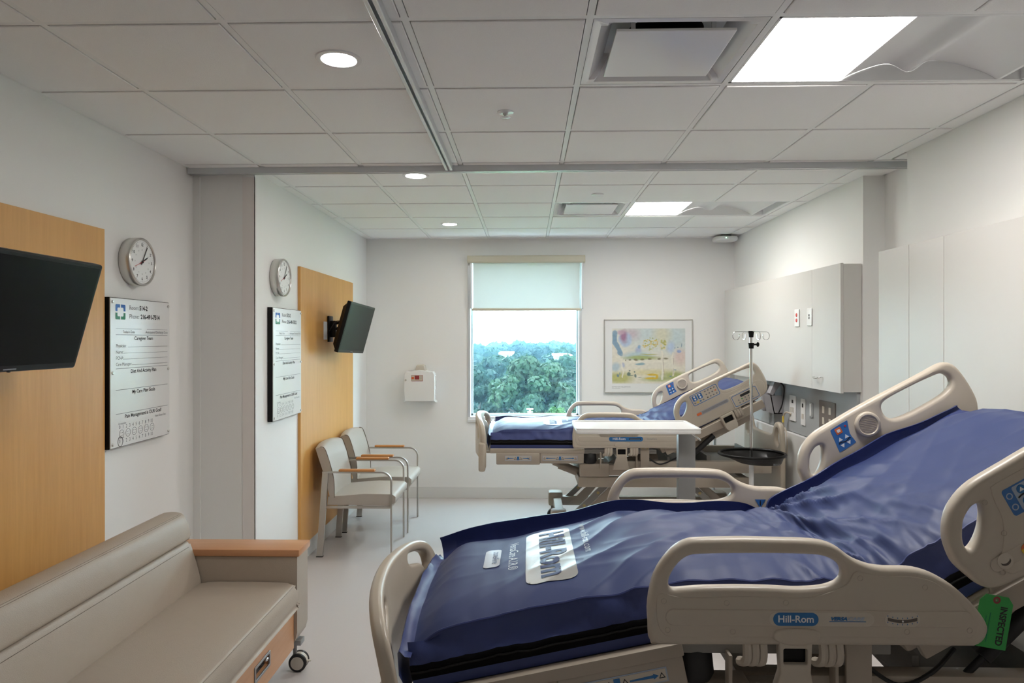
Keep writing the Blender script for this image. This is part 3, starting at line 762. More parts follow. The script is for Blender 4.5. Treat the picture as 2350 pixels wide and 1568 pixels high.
px0, px1, pz0, pz1 = .815, 1.722, 1.124, 1.878
t = thing('framed_picture', 'framed pastel watercolour print of a park hanging beside the window', 'picture', ((px0+px1)/2, YF-.01, pz0))
B().box(px0, px1, YF-.022, YF-.002, pz0, pz1).obj('backing_board', 'mat_board', t, False)
for (a, c, d, e) in ((px0-.006, px1+.006, pz1-.002, pz1+.008), (px0-.006, px1+.006, pz0-.008, pz0+.002), (px0-.008, px0+.002, pz0-.006, pz1+.006), (px1-.002, px1+.008, pz0-.006, pz1+.006)):
    B().box(a, c, YF-.030, YF-.001, d, e, .001, 1).obj('frame_bar', 'frame_silver', t, False)
def picture_print():
    ax0, ax1, az0, az1 = .890, 1.652, 1.214, 1.790; nx, nz = 220, 166
    rnd = random.Random(11)
    blobs = []   # u, v(top=0), ru, rv, colour, alpha, soft
    def bl(u, v, ru, rv, c, a=.8, s=.5): blobs.append((u, v, ru, rv, c, a, s))
    cream, sky, mauve, plum, dblue, lav, pink, lemon, olive, green, gold, ink = (.78, .74, .64), (.50, .62, .66), (.52, .36, .44), (.36, .15, .25), (.22, .34, .45), (.36, .42, .62), (.70, .52, .48), (.72, .62, .36), (.45, .44, .12), (.36, .42, .12), (.68, .46, .04), (.06, .08, .08)
    bl(.55, .10, .5, .35, sky, .75, 1); bl(.9, .18, .2, .35, sky, .7, 1); bl(.27, .10, .12, .12, mauve, .6, 1); bl(.68, .12, .14, .22, lemon, .55, .8)
    bl(.18, .20, .10, .14, (.42, .53, .68), .9, .25); bl(.16, .14, .055, .13, plum, .85, .7); bl(.12, .07, .06, .05, mauve, .9, .5)
    for k in range(12): bl(.035+.009*max(0, k-5)*1.6, .08+k*.034, .036, .05, dblue, .85, .2)
    bl(.10, .44, .04, .05, dblue, .9, .2); bl(.36, .40, .05, .07, lav, .8, .6); bl(.37, .33, .025, .04, (.2, .38, .6), .8, .4)
    bl(.80, .34, .06, .12, (.42, .54, .74), .7, .6); bl(.93, .52, .10, .16, pink, .75, .7); bl(.92, .42, .035, .03, (.28, .38, .62), .9, .3)
    bl(.35, .50, .22, .09, (.42, .56, .60), .8, .5); bl(.40, .53, .26, .045, green, .85, .6); bl(.50, .47, .12, .012, olive, .9, .5); bl(.45, .60, .34, .035, cream, .9, .4)
    for u, ru in ((.19, .008), (.24, .018), (.32, .035), (.41, .032), (.52, .028), (.64, .03), (.74, .035)): bl(u, .575-.06*(u-.2), ru, .02, (.18, .16, .08), .85, .5)
    bl(.38, .645, .075, .025, (.25, .40, .46), .9, .3); bl(.05, .70, .07, .09, (.40, .52, .60), .8, .6); bl(.15, .66, .03, .05, lav, .7, .5)
    bl(.10, .90, .20, .12, olive, .85, .6); bl(.55, .80, .35, .07, (.66, .58, .24), .6, .8); bl(.60, .92, .22, .05, green, .7, .6); bl(.85, .86, .2, .09, green, .8, .6)
    bl(.55, .835, .09, .022, gold, .95, .3); bl(.54, .905, .10, .022, gold, .95, .3); bl(.62, .87, .02, .04, gold, .95, .3)
    for k in range(70):
        a = rnd.uniform(0, 2*PI); q = rnd.random()**.5
        bl(.53+math.cos(a)*q*.11, .28+math.sin(a)*q*.11, .010, .012, rnd.choice((lemon, olive, green, gold)), .85, .3)
    for k in range(16): bl(.70+rnd.uniform(-.04, .03), .22+rnd.random()*.17, .016, .022, rnd.choice((lemon, olive)), .8, .4)
    for k in range(14): bl(.14-.006*math.sin(k*.5), .55+k*.025, .010, .02, cream, .95, .3)
    for k in range(18): bl(.685+.004*math.sin(k*.7), .42+k*.029, .014, .022, cream, .97, .25); bl(.70, .50+k*.02, .003, .014, (.25, .15, .12), .8, .3)
    for k in range(16): bl(.83-.01*math.sin(k*.4), .45+k*.027, .012, .02, cream, .97, .25); bl(.84, .55+k*.018, .003, .014, (.25, .15, .12), .7, .3)
    for u, v, ru, rv in ((.225, .83, .030, .04), (.24, .77, .013, .013), (.32, .86, .018, .035), (.305, .79, .012, .014), (.26, .86, .035, .008), (.38, .885, .03, .006)): bl(u, v, ru, rv, (.10, .17, .16), .9, .3)
    for u, v, ru, rv in ((.08, .86, .02, .03), (.105, .82, .006, .03), (.80, .87, .02, .01), (.86, .75, .022, .01), (.95, .30, .006, .04), (.90, .34, .014, .012), (.86, .36, .006, .02)): bl(u, v, ru, rv, (.14, .24, .34), .85, .4)
    vs_, fs, cols = [], [], []
    for j in range(nz+1):
        for i in range(nx+1):
            u, v = i/nx, j/nz
            vs_.append((ax0+(ax1-ax0)*u, YF-.0226, az1-(az1-az0)*v))
            wob = noise.noise(Vector((u*9, v*9, 1)))*.012; wob2 = noise.noise(Vector((u*9, v*9, 5)))*.012
            c = [.74, .70, .60]
            for (bu, bv, ru, rv, bc, ba, bs) in blobs:
                du, dv = (u+wob-bu)/ru, (v+wob2-bv)/rv
                if du*du+dv*dv > 1.7: continue
                d = math.sqrt(du*du+dv*dv); k = max(0, min(1, (1.0+bs*.3-d)/(bs+.08)))*ba
                for q in range(3): c[q] = c[q]*(1-k)+bc[q]*k
            g_ = 1+.10*noise.noise(Vector((u*26, v*26, 3)))
            cols += [min(1, x*g_) for x in c]+[1]
    for j in range(nz):
        for i in range(nx):
            a = j*(nx+1)+i; fs.append((a, a+nx+1, a+nx+2, a+1))
    me = bpy.data.meshes.new('print'); me.from_pydata(vs_, [], fs); me.update()
    at_ = me.color_attributes.new('paint', 'FLOAT_COLOR', 'POINT'); at_.data.foreach_set('color', cols)
    m = bpy.data.materials.new('watercolour'); m.use_nodes = True; nd = m.node_tree.nodes
    ca = nd.new('ShaderNodeVertexColor'); ca.layer_name = 'paint'; m.node_tree.links.new(ca.outputs['Color'], nd['Principled BSDF'].inputs['Base Color']); nd['Principled BSDF'].inputs['Roughness'].default_value = .3
    MATS['watercolour'] = m
    return link('print', me, 'watercolour', t, False)
picture_print()
text('caption', 'SOPHIE VON HELLERMANN', .0155, FACE_CAM((.887, YF-.0228, 1.178)), 'ink_grey', t, width=.192)
b = B()
for k in range(11): b.box(.888+k*.0078, .8935+k*.0078, YF-.0229, YF-.0225, 1.1615, 1.1645)
b.obj('caption_small', 'ink_grey', t, False)
# ================================================================== hospital beds
MID_OUT = [(.326, .885), (.324, .925), (.322, .961), (.326, 1.001), (.335, 1.041), (.348, 1.072), (.366, 1.099), (.388, 1.124), (.41, 1.14), (.432, 1.149), (.454, 1.152), (.516, 1.154), (.582, 1.155), (.648, 1.154), (.714, 1.153), (.758, 1.151), (.784, 1.148), (.806, 1.142), (.828, 1.131), (.85, 1.114), (.872, 1.1), (.894, 1.091), (.92, 1.083), (.955, 1.079), (.999, 1.079), (1.034, 1.076), (1.064, 1.068), (1.095, 1.054), (1.125, 1.035), (1.156, 1.009), (1.182, .982), (1.203, .956), (1.216, .934), (1.22, .917), (1.214, .897), (1.204, .883), (1.186, .873), (1.16, .871), (.955, .871), (.736, .87), (.516, .869), (.348, .868), (.335, .874)]
MID_HOLE = [(.378, 1.033), (.381, 1.05), (.39, 1.068), (.403, 1.086), (.419, 1.1), (.436, 1.108), (.459, 1.111), (.516, 1.113), (.604, 1.114), (.692, 1.114), (.758, 1.112), (.784, 1.109), (.806, 1.102), (.824, 1.091), (.835, 1.079), (.839, 1.065), (.837, 1.052), (.828, 1.041), (.815, 1.034), (.793, 1.027), (.763, 1.023), (.714, 1.021), (.648, 1.024), (.56, 1.025), (.472, 1.023), (.419, 1.019), (.394, 1.017), (.383, 1.021)]
MID_IN = [(.344, .996), (.35, 1.007), (.361, 1.01), (.401, 1.001), (.466, .999), (.554, 1.003), (.641, 1.002), (.706, 1.0), (.754, 1.003), (.792, 1.013), (.827, 1.027), (.849, 1.042), (.86, 1.063), (.868, 1.07), (.879, 1.071), (.909, 1.063), (.944, 1.059), (.987, 1.06), (1.03, 1.057), (1.073, 1.045), (1.107, 1.021), (1.138, .991), (1.163, .96), (1.181, .934), (1.183, .917), (1.172, .902), (1.151, .897), (.944, .897), (.728, .896), (.51, .894), (.388, .894), (.361, .904), (.348, .926), (.343, .961)]
HEAD_OUT = [(.225, .13), (.228, .161), (.235, .191), (.251, .221), (.276, .251), (.303, .269), (.338, .284), (.376, .292), (.424, .294), (.473, .295), (.54, .297), (.65, .296), (.78, .292), (.87, .290), (.925, .290), (.955, .286), (.978, .272), (.992, .248), (1.0, .214), (1.004, .16), (1.003, .11), (.995, .07), (.975, .035), (.945, .015), (.90, .008), (.8, .004), (.65, .004), (.5, .005), (.377, .007), (.345, .01), (.309, .013), (.284, .019), (.266, .029), (.252, .047), (.242, .072), (.231, .102)]
HEAD_H1 = [(.286, .192), (.3, .213), (.318, .227), (.337, .236), (.354, .236), (.362, .229), (.359, .214), (.344, .189), (.324, .166), (.302, .149), (.283, .14), (.273, .143), (.271, .157), (.276, .174)]
HEAD_H2 = [(.655, .254), (.673, .264), (.711, .267), (.789, .265), (.858, .261), (.918, .254), (.938, .241), (.948, .221), (.944, .199), (.927, .183), (.892, .173), (.84, .17), (.768, .17), (.699, .176), (.663, .189), (.647, .212), (.647, .236)]
HEAD_IN = [(.375, .03), (.33, .045), (.32, .07), (.345, .10), (.372, .14), (.388, .18), (.392, .225), (.40, .255), (.42, .264), (.60, .262), (.625, .25), (.63, .20), (.65, .165), (.70, .15), (.90, .146), (.96, .13), (.972, .09), (.955, .045), (.92, .03), (.65, .026)]
FX, HX, DZ0 = .42, 1.0, .862      # hinge of foot and head sections along the bed, deck height

def bed(yc, dx, dz, head_deg, foot_deg, near, label):
    root = thing('hospital_bed', label, 'hospital bed', (.75+dx, yc, 0))
    th, tf = R(head_deg), R(foot_deg)
    def U(x, w_, z): return Vector((x+dx, yc+w_, z+dz))
    # ---------------------------------------------------------- deck path
    L0, L1, L2 = .755, HX-FX, .90
    Lt = L0+L1+L2; N = 400
    def angle(s):
        a = tf*(1-smooth((s-(L0-.10))/.20)) + th*smooth((s-(L0+L1-.09))/.18)
        return a
    def smooth(t):
        t = max(0, min(1, t)); return t*t*(3-2*t)
    P = [(0.0, 0.0)]
    for i in range(N):
        a = angle((i+.5)*Lt/N); P.append((P[-1][0]+math.cos(a)*Lt/N, P[-1][1]+math.sin(a)*Lt/N))
    im = int((L0+L1/2)/Lt*N); ox, oz = FX+L1/2-P[im][0], DZ0-P[im][1]
    P = [(p[0]+ox, p[1]+oz) for p in P]
    def deck(s, w_, h):
        t = max(0, min(1, s/Lt))*N; i = min(N-1, int(t)); f = t-i
        x = P[i][0]*(1-f)+P[i+1][0]*f; z = P[i][1]*(1-f)+P[i+1][1]*f
        if s < 0: x += s*math.cos(angle(0)); z += s*math.sin(angle(0))
        if s > Lt: x += (s-Lt)*math.cos(angle(Lt)); z += (s-Lt)*math.sin(angle(Lt))
        a = angle(s); return U(x-math.sin(a)*h, w_, z+math.cos(a)*h)
    hs = L0+L1      # head hinge along the path
    seed = 0.0 if near else 37.0
    def ridge(v): return (1-min(1, abs(noise.noise(v))*1.5))**2.2
    def wrinkle(s, w_):
        k1 = math.exp(-((s-hs-.06)/.26)**2); k2 = math.exp(-((s-L0+.02)/.30)**2); k0 = 1 if near else 1.3
        a = s*math.cos(.5)+w_*math.sin(.5); c = -s*math.sin(.5)+w_*math.cos(.5)
        h = .010*noise.noise(Vector((s*3.1+seed, w_*4.0, 0)))
        h += .032*k1*(ridge(Vector((a*9.5+seed, c*2.2, 3)))-.35)
        h += .014*k1*(ridge(Vector((s*20+seed, w_*3.4, 9)))-.35)
        a2 = s*math.cos(-.8)+w_*math.sin(-.8); c2 = -s*math.sin(-.8)+w_*math.cos(-.8)
        h += k0*.013*(k2*.7+.25)*(ridge(Vector((a2*8+seed, c2*1.6, 6)))-.4)
        h += .003*(ridge(Vector((s*3+w_*4+seed, w_*7-s*2, 12)))-.4)
        return h*max(.25, min(1, (.47-abs(w_))/.10))*(1-.6*math.exp(-((s-.33)/.22)**4))
    def seam_near(s): return .136+.010*noise.noise(Vector((s*4+seed, 1, 1)))+.004*noise.noise(Vector((s*17+seed, 2, 1)))
    def seam_far(s): return .128+.012*noise.noise(Vector((s*5+seed, 7, 1)))
    def top(s, w_):
        u = (w_+.385)/.79; u = max(0, min(1, u))
        e = seam_near(s)*(1-u)+seam_far(s)*u
        dome = .042*(1-(2*u-1)**4)
        ends = -.045*math.exp(-(s/.07)**2)-.03*math.exp(-((Lt-s)/.06)**2)
        return e+dome+ends+wrinkle(s, w_)
    def grid(f, na, nb):
        b = B(); v = [[b.bm.verts.new(f(i/na, j/nb)) for j in range(nb+1)] for i in range(na+1)]
        for i in range(na):
            for j in range(nb): b.bm.faces.new((v[i][j], v[i+1][j], v[i+1][j+1], v[i][j+1]))
        return b
    na = 250 if near else 170; nb = 96 if near else 60
    mt = grid(lambda a, c: deck(a*Lt, -.385+.79*c, top(a*Lt, -.385+.79*c)), na, nb).obj('mattress', 'cover_blue', root, True, 180, label='blue coated air mattress cover')
    def strip(name, prof, m, n=None, parent=mt, smooth_=True):
        k = len(prof)-1
        grid(lambda a, c: (lambda q: deck(a*Lt, q[0], q[1]))(prof[round(c*k)](a*Lt)), n or na, k).obj(name, m, parent, smooth_, 60)
    nz = lambda s, q, a: a*noise.noise(Vector((s*6+seed, q, 4)))+a*.6*(ridge(Vector((s*13+seed, q*.2, 8)))-.4)
    strip('near_border', [lambda s: (-.385, top(s, -.385)), lambda s: (-.391, top(s, -.385)+.005), lambda s: (-.397, top(s, -.385)-.002), lambda s: (-.398+nz(s, 1, .012), .118+nz(s, 2, .008)), lambda s: (-.408+nz(s, 3, .020), .094+nz(s, 5, .006)), lambda s: (-.420+nz(s, 6, .014), .074), lambda s: (-.424, .062+nz(s, 9, .006))], 'border_blue')
    strip('near_zipper', [lambda s: (-.424, .062+nz(s, 9, .006)), lambda s: (-.429, .057+nz(s, 9, .006)), lambda s: (-.430, .030+nz(s, 9, .005)), lambda s: (-.425, .021)], 'zip_black')
    B().tube([deck(a/160*Lt, -.4318, .044+nz(a/160*Lt, 9, .006)) for a in range(161)], .0032, 6).obj('zip_teeth', 'black_plastic', mt)
    strip('lower_border', [lambda s: (-.425, .022), lambda s: (-.428, .010), lambda s: (-.428, -.006)], 'border_blue')
    fl = lambda s: (.030 if not near else .050)*(1+(.7 if near else 0)*math.exp(-((s-.30)/.30)**2))*(1-.75*math.exp(-((s-hs+.04)/.06)**2))*(.8+.35*noise.noise(Vector((s*3.3+seed, 5, 5))))*min(1, max(.1, (Lt-s)/.30))
    strip('far_border', [lambda s: (.405, top(s, .405)), lambda s: (.436, seam_far(s)-.010), lambda s: (.440+nz(s, 4, .008), seam_far(s)+fl(s)*.5), lambda s: (.426, seam_far(s)+fl(s)), lambda s: (.446, seam_far(s)+fl(s)-.004), lambda s: (.455, .07), lambda s: (.447, .0)], 'border_blue')
    B().tube([deck(.012+a/220*(Lt-.02), -.392, top(.012+a/220*(Lt-.02), -.385)+.003) for a in range(221)], .0042, 6).obj('seam_welt', 'border_blue', mt)
    def foot_f(a, c):
        w_ = -.440+.88*a; q = [(.012, top(.012, w_)), (-.004, top(0, w_)+.006), (-.016+.006*noise.noise(Vector((w_*14, 2, seed))), top(0, w_)+.026+.012*noise.noise(Vector((w_*7, 1, seed)))), (-.022, top(0, w_)+.020), (-.026+.01*noise.noise(Vector((w_*10, 3, seed))), .05), (-.015, -.005)][round(c*5)]
        return deck(q[0], w_, q[1])
    grid(foot_f, 60, 5).obj('foot_border', 'border_blue', mt, True, 60)
    grid(lambda a, c: (lambda w_, q: deck(q[0], w_, q[1]))(-.440+.88*a, [(Lt-.005, top(Lt, -.44+.88*a)), (Lt+.012, .10), (Lt+.012, .03), (Lt, -.005)][round(c*3)]), 40, 3).obj('head_border', 'border_blue', mt, True, 60)
    # ---------------------------------------------------------- printing on the mattress
    def s_of(x):    # path length where the mattress top lies over x
        return min((i*Lt/N for i in range(N+1)), key=lambda s: abs(deck(s, 0, .15).x-dx-x))
    def project(me, off=.0022):
        for v in me.vertices:
            s, w_ = v.co.x, v.co.y
            v.co = deck(s, w_, top(s, w_)+off)
        return me
    def dense(me, cuts=2):
        bm = bmesh.new(); bm.from_mesh(me); bmesh.ops.subdivide_edges(bm, edges=[e for e in bm.edges if e.calc_length() > .02], cuts=cuts, use_grid_fill=True); bm.to_mesh(me); bm.free(); return me
    def mtext(name, body, size, x, w_, m, width=None, bold=0):
        s = s_of(x)
        me = text_mesh(body, size, frame((s, w_, 0), (0, -1, 0), (1, 0, 0)), align='CENTER', bold=bold)
        if width:
            ys_ = [v.co.y for v in me.vertices]; k = width/(max(ys_)-min(ys_))
            for v in me.vertices: v.co.y = w_+(v.co.y-w_)*k
        bm = bmesh.new(); bm.from_mesh(me); bmesh.ops.triangulate(bm, faces=bm.faces)
        for _ in range(3): bmesh.ops.subdivide_edges(bm, edges=[e for e in bm.edges if e.calc_length() > .012], cuts=1); bmesh.ops.triangulate(bm, faces=bm.faces)
        bm.to_mesh(me); bm.free()
        return link(name, project(me, .0042), m, mt, False)
    def patch(name, x0, x1, w0, w1, r_, m, off=.0025):
        s0, s1 = s_of(x0), s_of(x1); n_, k_ = 34, 60
        b = B(); cs, cw, a_, c_ = (s0+s1)/2, (w0+w1)/2, (s1-s0)/2, (w1-w0)/2
        vv = []
        for i in range(n_+1):
            row = []
            for j in range(k_+1):
                uu, ww = -1+2*i/n_, -1+2*j/k_
                x_, y_ = uu*a_, ww*c_
                ex, ey = max(0, abs(x_)-(a_-r_)), max(0, abs(y_)-(c_-r_)); d = math.hypot(ex, ey)
                if d > r_:
                    f = r_/d; x_ = math.copysign(a_-r_+ex*f, x_); y_ = math.copysign(c_-r_+ey*f, y_)
                s, w_ = cs+x_, cw+y_
                row.append(b.bm.verts.new(deck(s, w_, top(s, w_)+off)))
            vv.append(row)
        for i in range(n_):
            for j in range(k_): b.bm.faces.new((vv[i][j], vv[i+1][j], vv[i+1][j+1], vv[i][j+1]))
        return b.obj(name, m, mt, True, 180)
    sh = 0.0 if near else .10
    patch('silver_logo_patch', .000+sh, .160+sh, -.285, .245, .035, 'silver_print')
    mtext('patch_lettering', 'Hill-Rom', .125, .088+sh, -.025, 'cover_blue', .46, .004)
    mtext('cover_lettering', 'VersaCare A.I.R.®', .045, -.043+sh, .015, 'silver_dull', .30)
    mtext('web_lettering', 'www.hill-rom.com', .040, .206+sh, .06, 'silver_dull', .31)
    patch('small_emblem', -.142+sh, -.088+sh, -.075, .125, .02, 'silver_dull')
    mtext('emblem_lettering', 'zoneAire', .036, -.106+sh, .025, 'cover_blue', .13)
    # ---------------------------------------------------------- foot section frame and footboard
    af = angle(0)
    def foot_pt(s, w_, h): return deck(s, w_, h)
    FM = frame(deck(0, 0, 0), (math.cos(af), 0, math.sin(af)), (0, 1, 0))       # local x along, y across, z normal
    for sg in (-1, 1):
        B().box(.0, L0+.0, sg*.452-.018, sg*.452+.018, -.040, -.004, .004, 2, FM).obj('deck_rail', 'frame_beige', root)
        pl = B().box(.05, .40, sg*.462-.014, sg*.462+.014, -.130, -.036, .008, 2, FM).obj('deck_side_panel', 'frame_beige', root)
        p2 = B().box(.40, .75, sg*.455-.012, sg*.455+.012, -.120, -.036, .006, 2, FM).obj('deck_side_panel', 'frame_beige', root)
        if sg < 0:
            for (q0, q1, pa, off) in ((.42, .70, p2, -.4685), (.12, .33, pl, -.4775)):
                B().box(q0, q1, off, off+.001, -.098, -.058, 0, 1, FM).obj('label_plate', 'pad_pale', pa, False)
                B().box(q0+.004, q1-.004, off-.0008, off, -.0945, -.0615, 0, 1, FM).obj('label_ground', 'plate_beige', pa, False)
                mid = (q0+q1)/2
                for d_ in (-1, 1):
                    a0, a1 = mid+d_*.035, mid+d_*(q1-q0)*.36
                    F2 = FM @ frame((0, off-.0012, .020), (1, 0, 0), (0, 0, 1))
                    link('arrow', profile([[(a0, -.096), (a1, -.094), (a1, -.090), (a1+d_*.014, -.098), (a1, -.106), (a1, -.102), (a0, -.100)]], .0006, 0, F2), 'logo_blue', pa, False)
                    tri = mid+d_*.022
                    link('warning_sign', profile([[(tri-.012, -.108), (tri+.012, -.108), (tri, -.088)], [(tri-.008, -.1055), (tri+.008, -.1055), (tri, -.0925)]], .0006, 0, F2), 'ink_black', pa, False)
                    tri = mid+d_*((q1-q0)/2-.016)
                    link('warning_sign', profile([[(tri-.009, -.106), (tri+.009, -.106), (tri, -.090)], [(tri-.006, -.104), (tri+.006, -.104), (tri, -.094)]], .0006, 0, F2), 'ink_black', pa, False)
                B().box(mid-.009, mid+.009, off-.0016, off-.0008, -.092, -.064, 0, 1, FM).obj('label_block', 'logo_blue', pa, False)
    B().box(.02, L0, -.43, .43, -.045, -.014, .004, 2, FM).obj('foot_deck', 'frame_grey', root)
    # footboard: bowed panel with two hand holes, standing square to the foot section
    hb, hw = .41, .468
    prof_top = [(-.468, .02), (-.470, .12), (-.468, .20), (-.458, .27), (-.430, .325), (-.375, .362), (-.28, .388), (-.15, .402), (0, .408), (.15, .402), (.28, .388), (.375, .362), (.430, .325), (.458, .27), (.468, .20), (.470, .12), (.468, .02), (.45, 0), (.41, 0), (.39, .03), (.37, .07), (.2, .075), (-.2, .075), (-.37, .07), (-.39, .03), (-.41, 0), (-.45, 0)]
    hole = lambda sg: smooth_path([(sg*.395, .255), (sg*.392, .300), (sg*.350, .330), (sg*.27, .352), (sg*.215, .358), (sg*.200, .340), (sg*.230, .318), (sg*.30, .300), (sg*.335, .275), (sg*.345, .245), (sg*.365, .232)], 3)
    me = profile([smooth_path(prof_top, 3), hole(-1), hole(1)], .046, .017, Matrix.Identity(4), 4)
    bm = bmesh.new(); bm.from_mesh(me)
    bmesh.ops.triangulate(bm, faces=[f for f in bm.faces if len(f.verts) > 4])
    bmesh.ops.subdivide_edges(bm, edges=[e for e in bm.edges if e.calc_length() > .12], cuts=2); bmesh.ops.triangulate(bm, faces=[f for f in bm.faces if len(f.verts) > 4]); bm.to_mesh(me); bm.free()
    for v in me.vertices:
        w_, h, d_ = v.co
        bow = .075*(w_/.47)**2
        v.co = FM @ Vector((-.125+bow-d_, w_, h-.165))
    fb = link('footboard', me, 'board_beige', root, True, 50)
    for sg in (-1, 1):
        b = B().box(-.048, .006, sg*.447-.034, sg*.447+.034, -.190, .045, .018, 3, FM @ Matrix.Translation((-.045, 0, 0))); b.obj('post_sleeve', 'board_beige', fb)
    # ---------------------------------------------------------- seat section and head section shell
    B().box(FX, HX, -.44, .44, DZ0-.045, DZ0-.012, .004).obj('seat_deck', 'frame_grey', root, M=Matrix.Translation((dx, yc, dz)))
    HM = frame(U(HX, 0, DZ0), (math.cos(th), 0, math.sin(th)), (0, 1, 0))
    b = B().box(.02, .88, -.44, .44, -.06, -.012, .012, 2, HM); b.obj('head_deck', 'frame_beige', root)
    b = B().prism([(.10, -.058), (.84, -.058), (.86, -.08), (.80, -.15), (.30, -.165), (.12, -.12)], -.36, .36).bevel(.02, 2)
    b.obj('head_shell', 'frame_beige', root, M=HM)
    for sg in (-1, 1): B().box(.05, .92, sg*.445-.014, sg*.445+.014, -.085, -.02, .006, 2, HM).obj('head_side_frame', 'frame_beige', root)
    # ---------------------------------------------------------- side rails
    def rail_mid(sg):
        F2 = frame((dx, yc+sg*.49, dz), (1, 0, 0), (0, 0, 1))
        r = link('side_rail', profile([smooth_path(MID_OUT, 2), smooth_path(MID_HOLE, 3)], .044, .0165, F2, 4), 'rail_beige', root, True, 50)
        if sg < 0:
            F3 = frame((dx, yc-.512, dz), (1, 0, 0), (0, 0, 1))
            link('rail_panel', profile([smooth_path(MID_IN, 3)], .005, .0022, F3), 'rail_beige', r, True, 60)
            link('rail_channel', profile([rrect(.367, 1.172, .926, .969, .021)], .006, .0028, frame((dx, yc-.5145, dz), (1, 0, 0), (0, 0, 1))), 'rail_beige', r, True, 60)
            yl = yc-.5178
            def fl_(loops, m, name, k=0): return link(name, profile(loops, .0006, 0, frame((dx, yl-.0006*k, dz), (1, 0, 0), (0, 0, 1))), m, r, False)
            for (sx, sz) in ((.363, .99), (.529, .986), (.685, .988), (.88, 1.054), (1.049, 1.031), (.373, .913), (.545, .91), (1.002, .913), (1.165, .918)):
                link('screw_plug', profile([circ(sx, sz, .0075, 16), circ(sx, sz, .0064, 16)], .001, .0, frame((dx, yc-.5147, dz), (1, 0, 0), (0, 0, 1))), 'frame_beige', r, False)
            T_ = lambda x, z, k=2: FACE_CAM((x+dx, yl-.0006*k, z+dz))
            if near:
                fl_([rrect(.640, .915, .9275, .9635, .0175)], 'plate_beige', 'label_plate')
                fl_([rrect(.650, .769, .928, .963, .0174)], 'logo_blue', 'logo_pill', 1)
                text('pill_lettering', 'Hill-Rom', .026, T_(.7095, .9455), 'print_white', r, align='CENTER', width=.093, bold=.0005)
                text('model_lettering', 'VERSA', .0115, T_(.800, .9475), 'logo_blue', r, width=.043, bold=.0008, shear=.25)
                text('model_lettering', 'CARE', .0115, T_(.8445, .9475), 'pad_pale', r, width=.044, bold=.0006, shear=.25)
                fl_([[(.797, .9395), (.893, .9395), (.893, .9415), (.797, .9415)]], 'logo_blue', 'underline', 1)
                fl_([rrect(.943, 1.034, .928, .965, .018)], 'plate_beige', 'gauge_plate')
                arc = [(.950+.0765*k/12, .948-.006*(1-((k-6)/6)**2)) for k in range(13)]
                fl_([[(p[0], p[1]+.004) for p in arc]+[(p[0], p[1]-.004) for p in arc[::-1]]], 'ink_brown', 'gauge_slot', 1)
                B().ball((.988+dx, yl-.0015, .9425+dz), .0032).obj('gauge_ball', 'chrome', r)
                for k in range(7):
                    q = arc[k*2]; fl_([[(q[0]-.0008, q[1]+.0065), (q[0]+.0008, q[1]+.0065), (q[0]+.0008, q[1]+.010), (q[0]-.0008, q[1]+.010)]], 'logo_blue', 'gauge_tick', 1)
                    fl_([[(q[0]-.0008, q[1]-.010), (q[0]+.0008, q[1]-.010), (q[0]+.0008, q[1]-.0065), (q[0]-.0008, q[1]-.0065)]], 'pad_blue', 'gauge_tick', 1)
            else:
                fl_([rrect(.610, .878, .927, .966, .019)], 'logo_blue', 'logo_pill')
                text('pill_lettering', 'Hill-Rom', .026, T_(.690, .947), 'print_white', r, align='CENTER', width=.10, bold=.0005)
                fl_([rrect(.768, .862, .940, .953, .006)], 'ink_black', 'gauge_slot', 1)
                fl_([[(.776, .945), (.854, .945), (.854, .948), (.776, .948)]], 'pad_pale', 'gauge_mark', 2)
                text('model_lettering', 'VersaCare', .018, T_(.905, .948), 'ink_grey', r, width=.08, shear=.2)
        else:
            yl = yc+.49-.0228
            link('information_sign', profile([[(.928, 1.031), (.972, 1.031), (.950, .996)]], .0006, 0, frame((dx, yl, dz), (1, 0, 0), (0, 0, 1))), 'pad_blue', r, False)
            text('sign_letter', 'i', .03, FACE_CAM((.950+dx, yl-.0006, 1.016+dz)), 'ink_black', r, align='CENTER', bold=.001)
        # linkage below the rail
        y0 = yc+sg*.49
        o_ = -sg
        me = profile([smooth_path([(.652, .893), (.660, .915), (.713, .921), (.766, .915), (.774, .893), (.75, .879), (.713, .874), (.676, .879)], 3)], .030, .006, frame((dx, y0+sg*.014, dz), (1, 0, 0), (0, 0, 1)))
        link('latch_cover', me, 'rail_beige', r)
        me = profile([[(.668, .885), (.756, .885), (.752, .80), (.772, .70), (.640, .70), (.672, .80)], rrect(.680, .743, .822, .864, .004, 2)], .03, .004, frame((dx, y0+sg*.008, dz), (1, 0, 0), (0, 0, 1)))
        link('latch_arm', me, 'rail_beige', r)
        B().box(.680+dx, .743+dx, y0-.006, y0+.006, .822+dz, .864+dz).obj('latch_button', 'black_plastic', r, False)
        for xr in (.588, .790):
            for k in range(3):
                x_ = xr+k*.021
                pts = [(x_+dx, y0, .885+dz), (x_+dx, y0+sg*.010, .845+dz), (x_+dx-.003, y0+sg*.004, .822+dz), (x_+dx-.012, y0-sg*.020, .812+dz)]
                B().tube(smooth_path(pts, 4, False), .0125, 8).obj('hinge_rib', 'rail_beige', r)
        for xr in (.545, .83): B().box(xr+dx, xr+.010+dx, y0-sg*.03-.02, y0-sg*.03+.02, .70+dz, .83+dz, .003).obj('link_arm', 'frame_beige', r)
        B().box(.868+dx, .938+dx, y0-sg*.035-.006, y0-sg*.035+.006, .66+dz, .885+dz, .003).obj('rail_bracket', 'frame_beige', r)
        for xq in (.885, .922): B().cyl((xq+dx, y0-sg*.028, .868+dz), (xq+dx, y0-sg*.020, .868+dz), .009).obj('bolt', 'brass', r)
    rail_mid(-1); rail_mid(1)
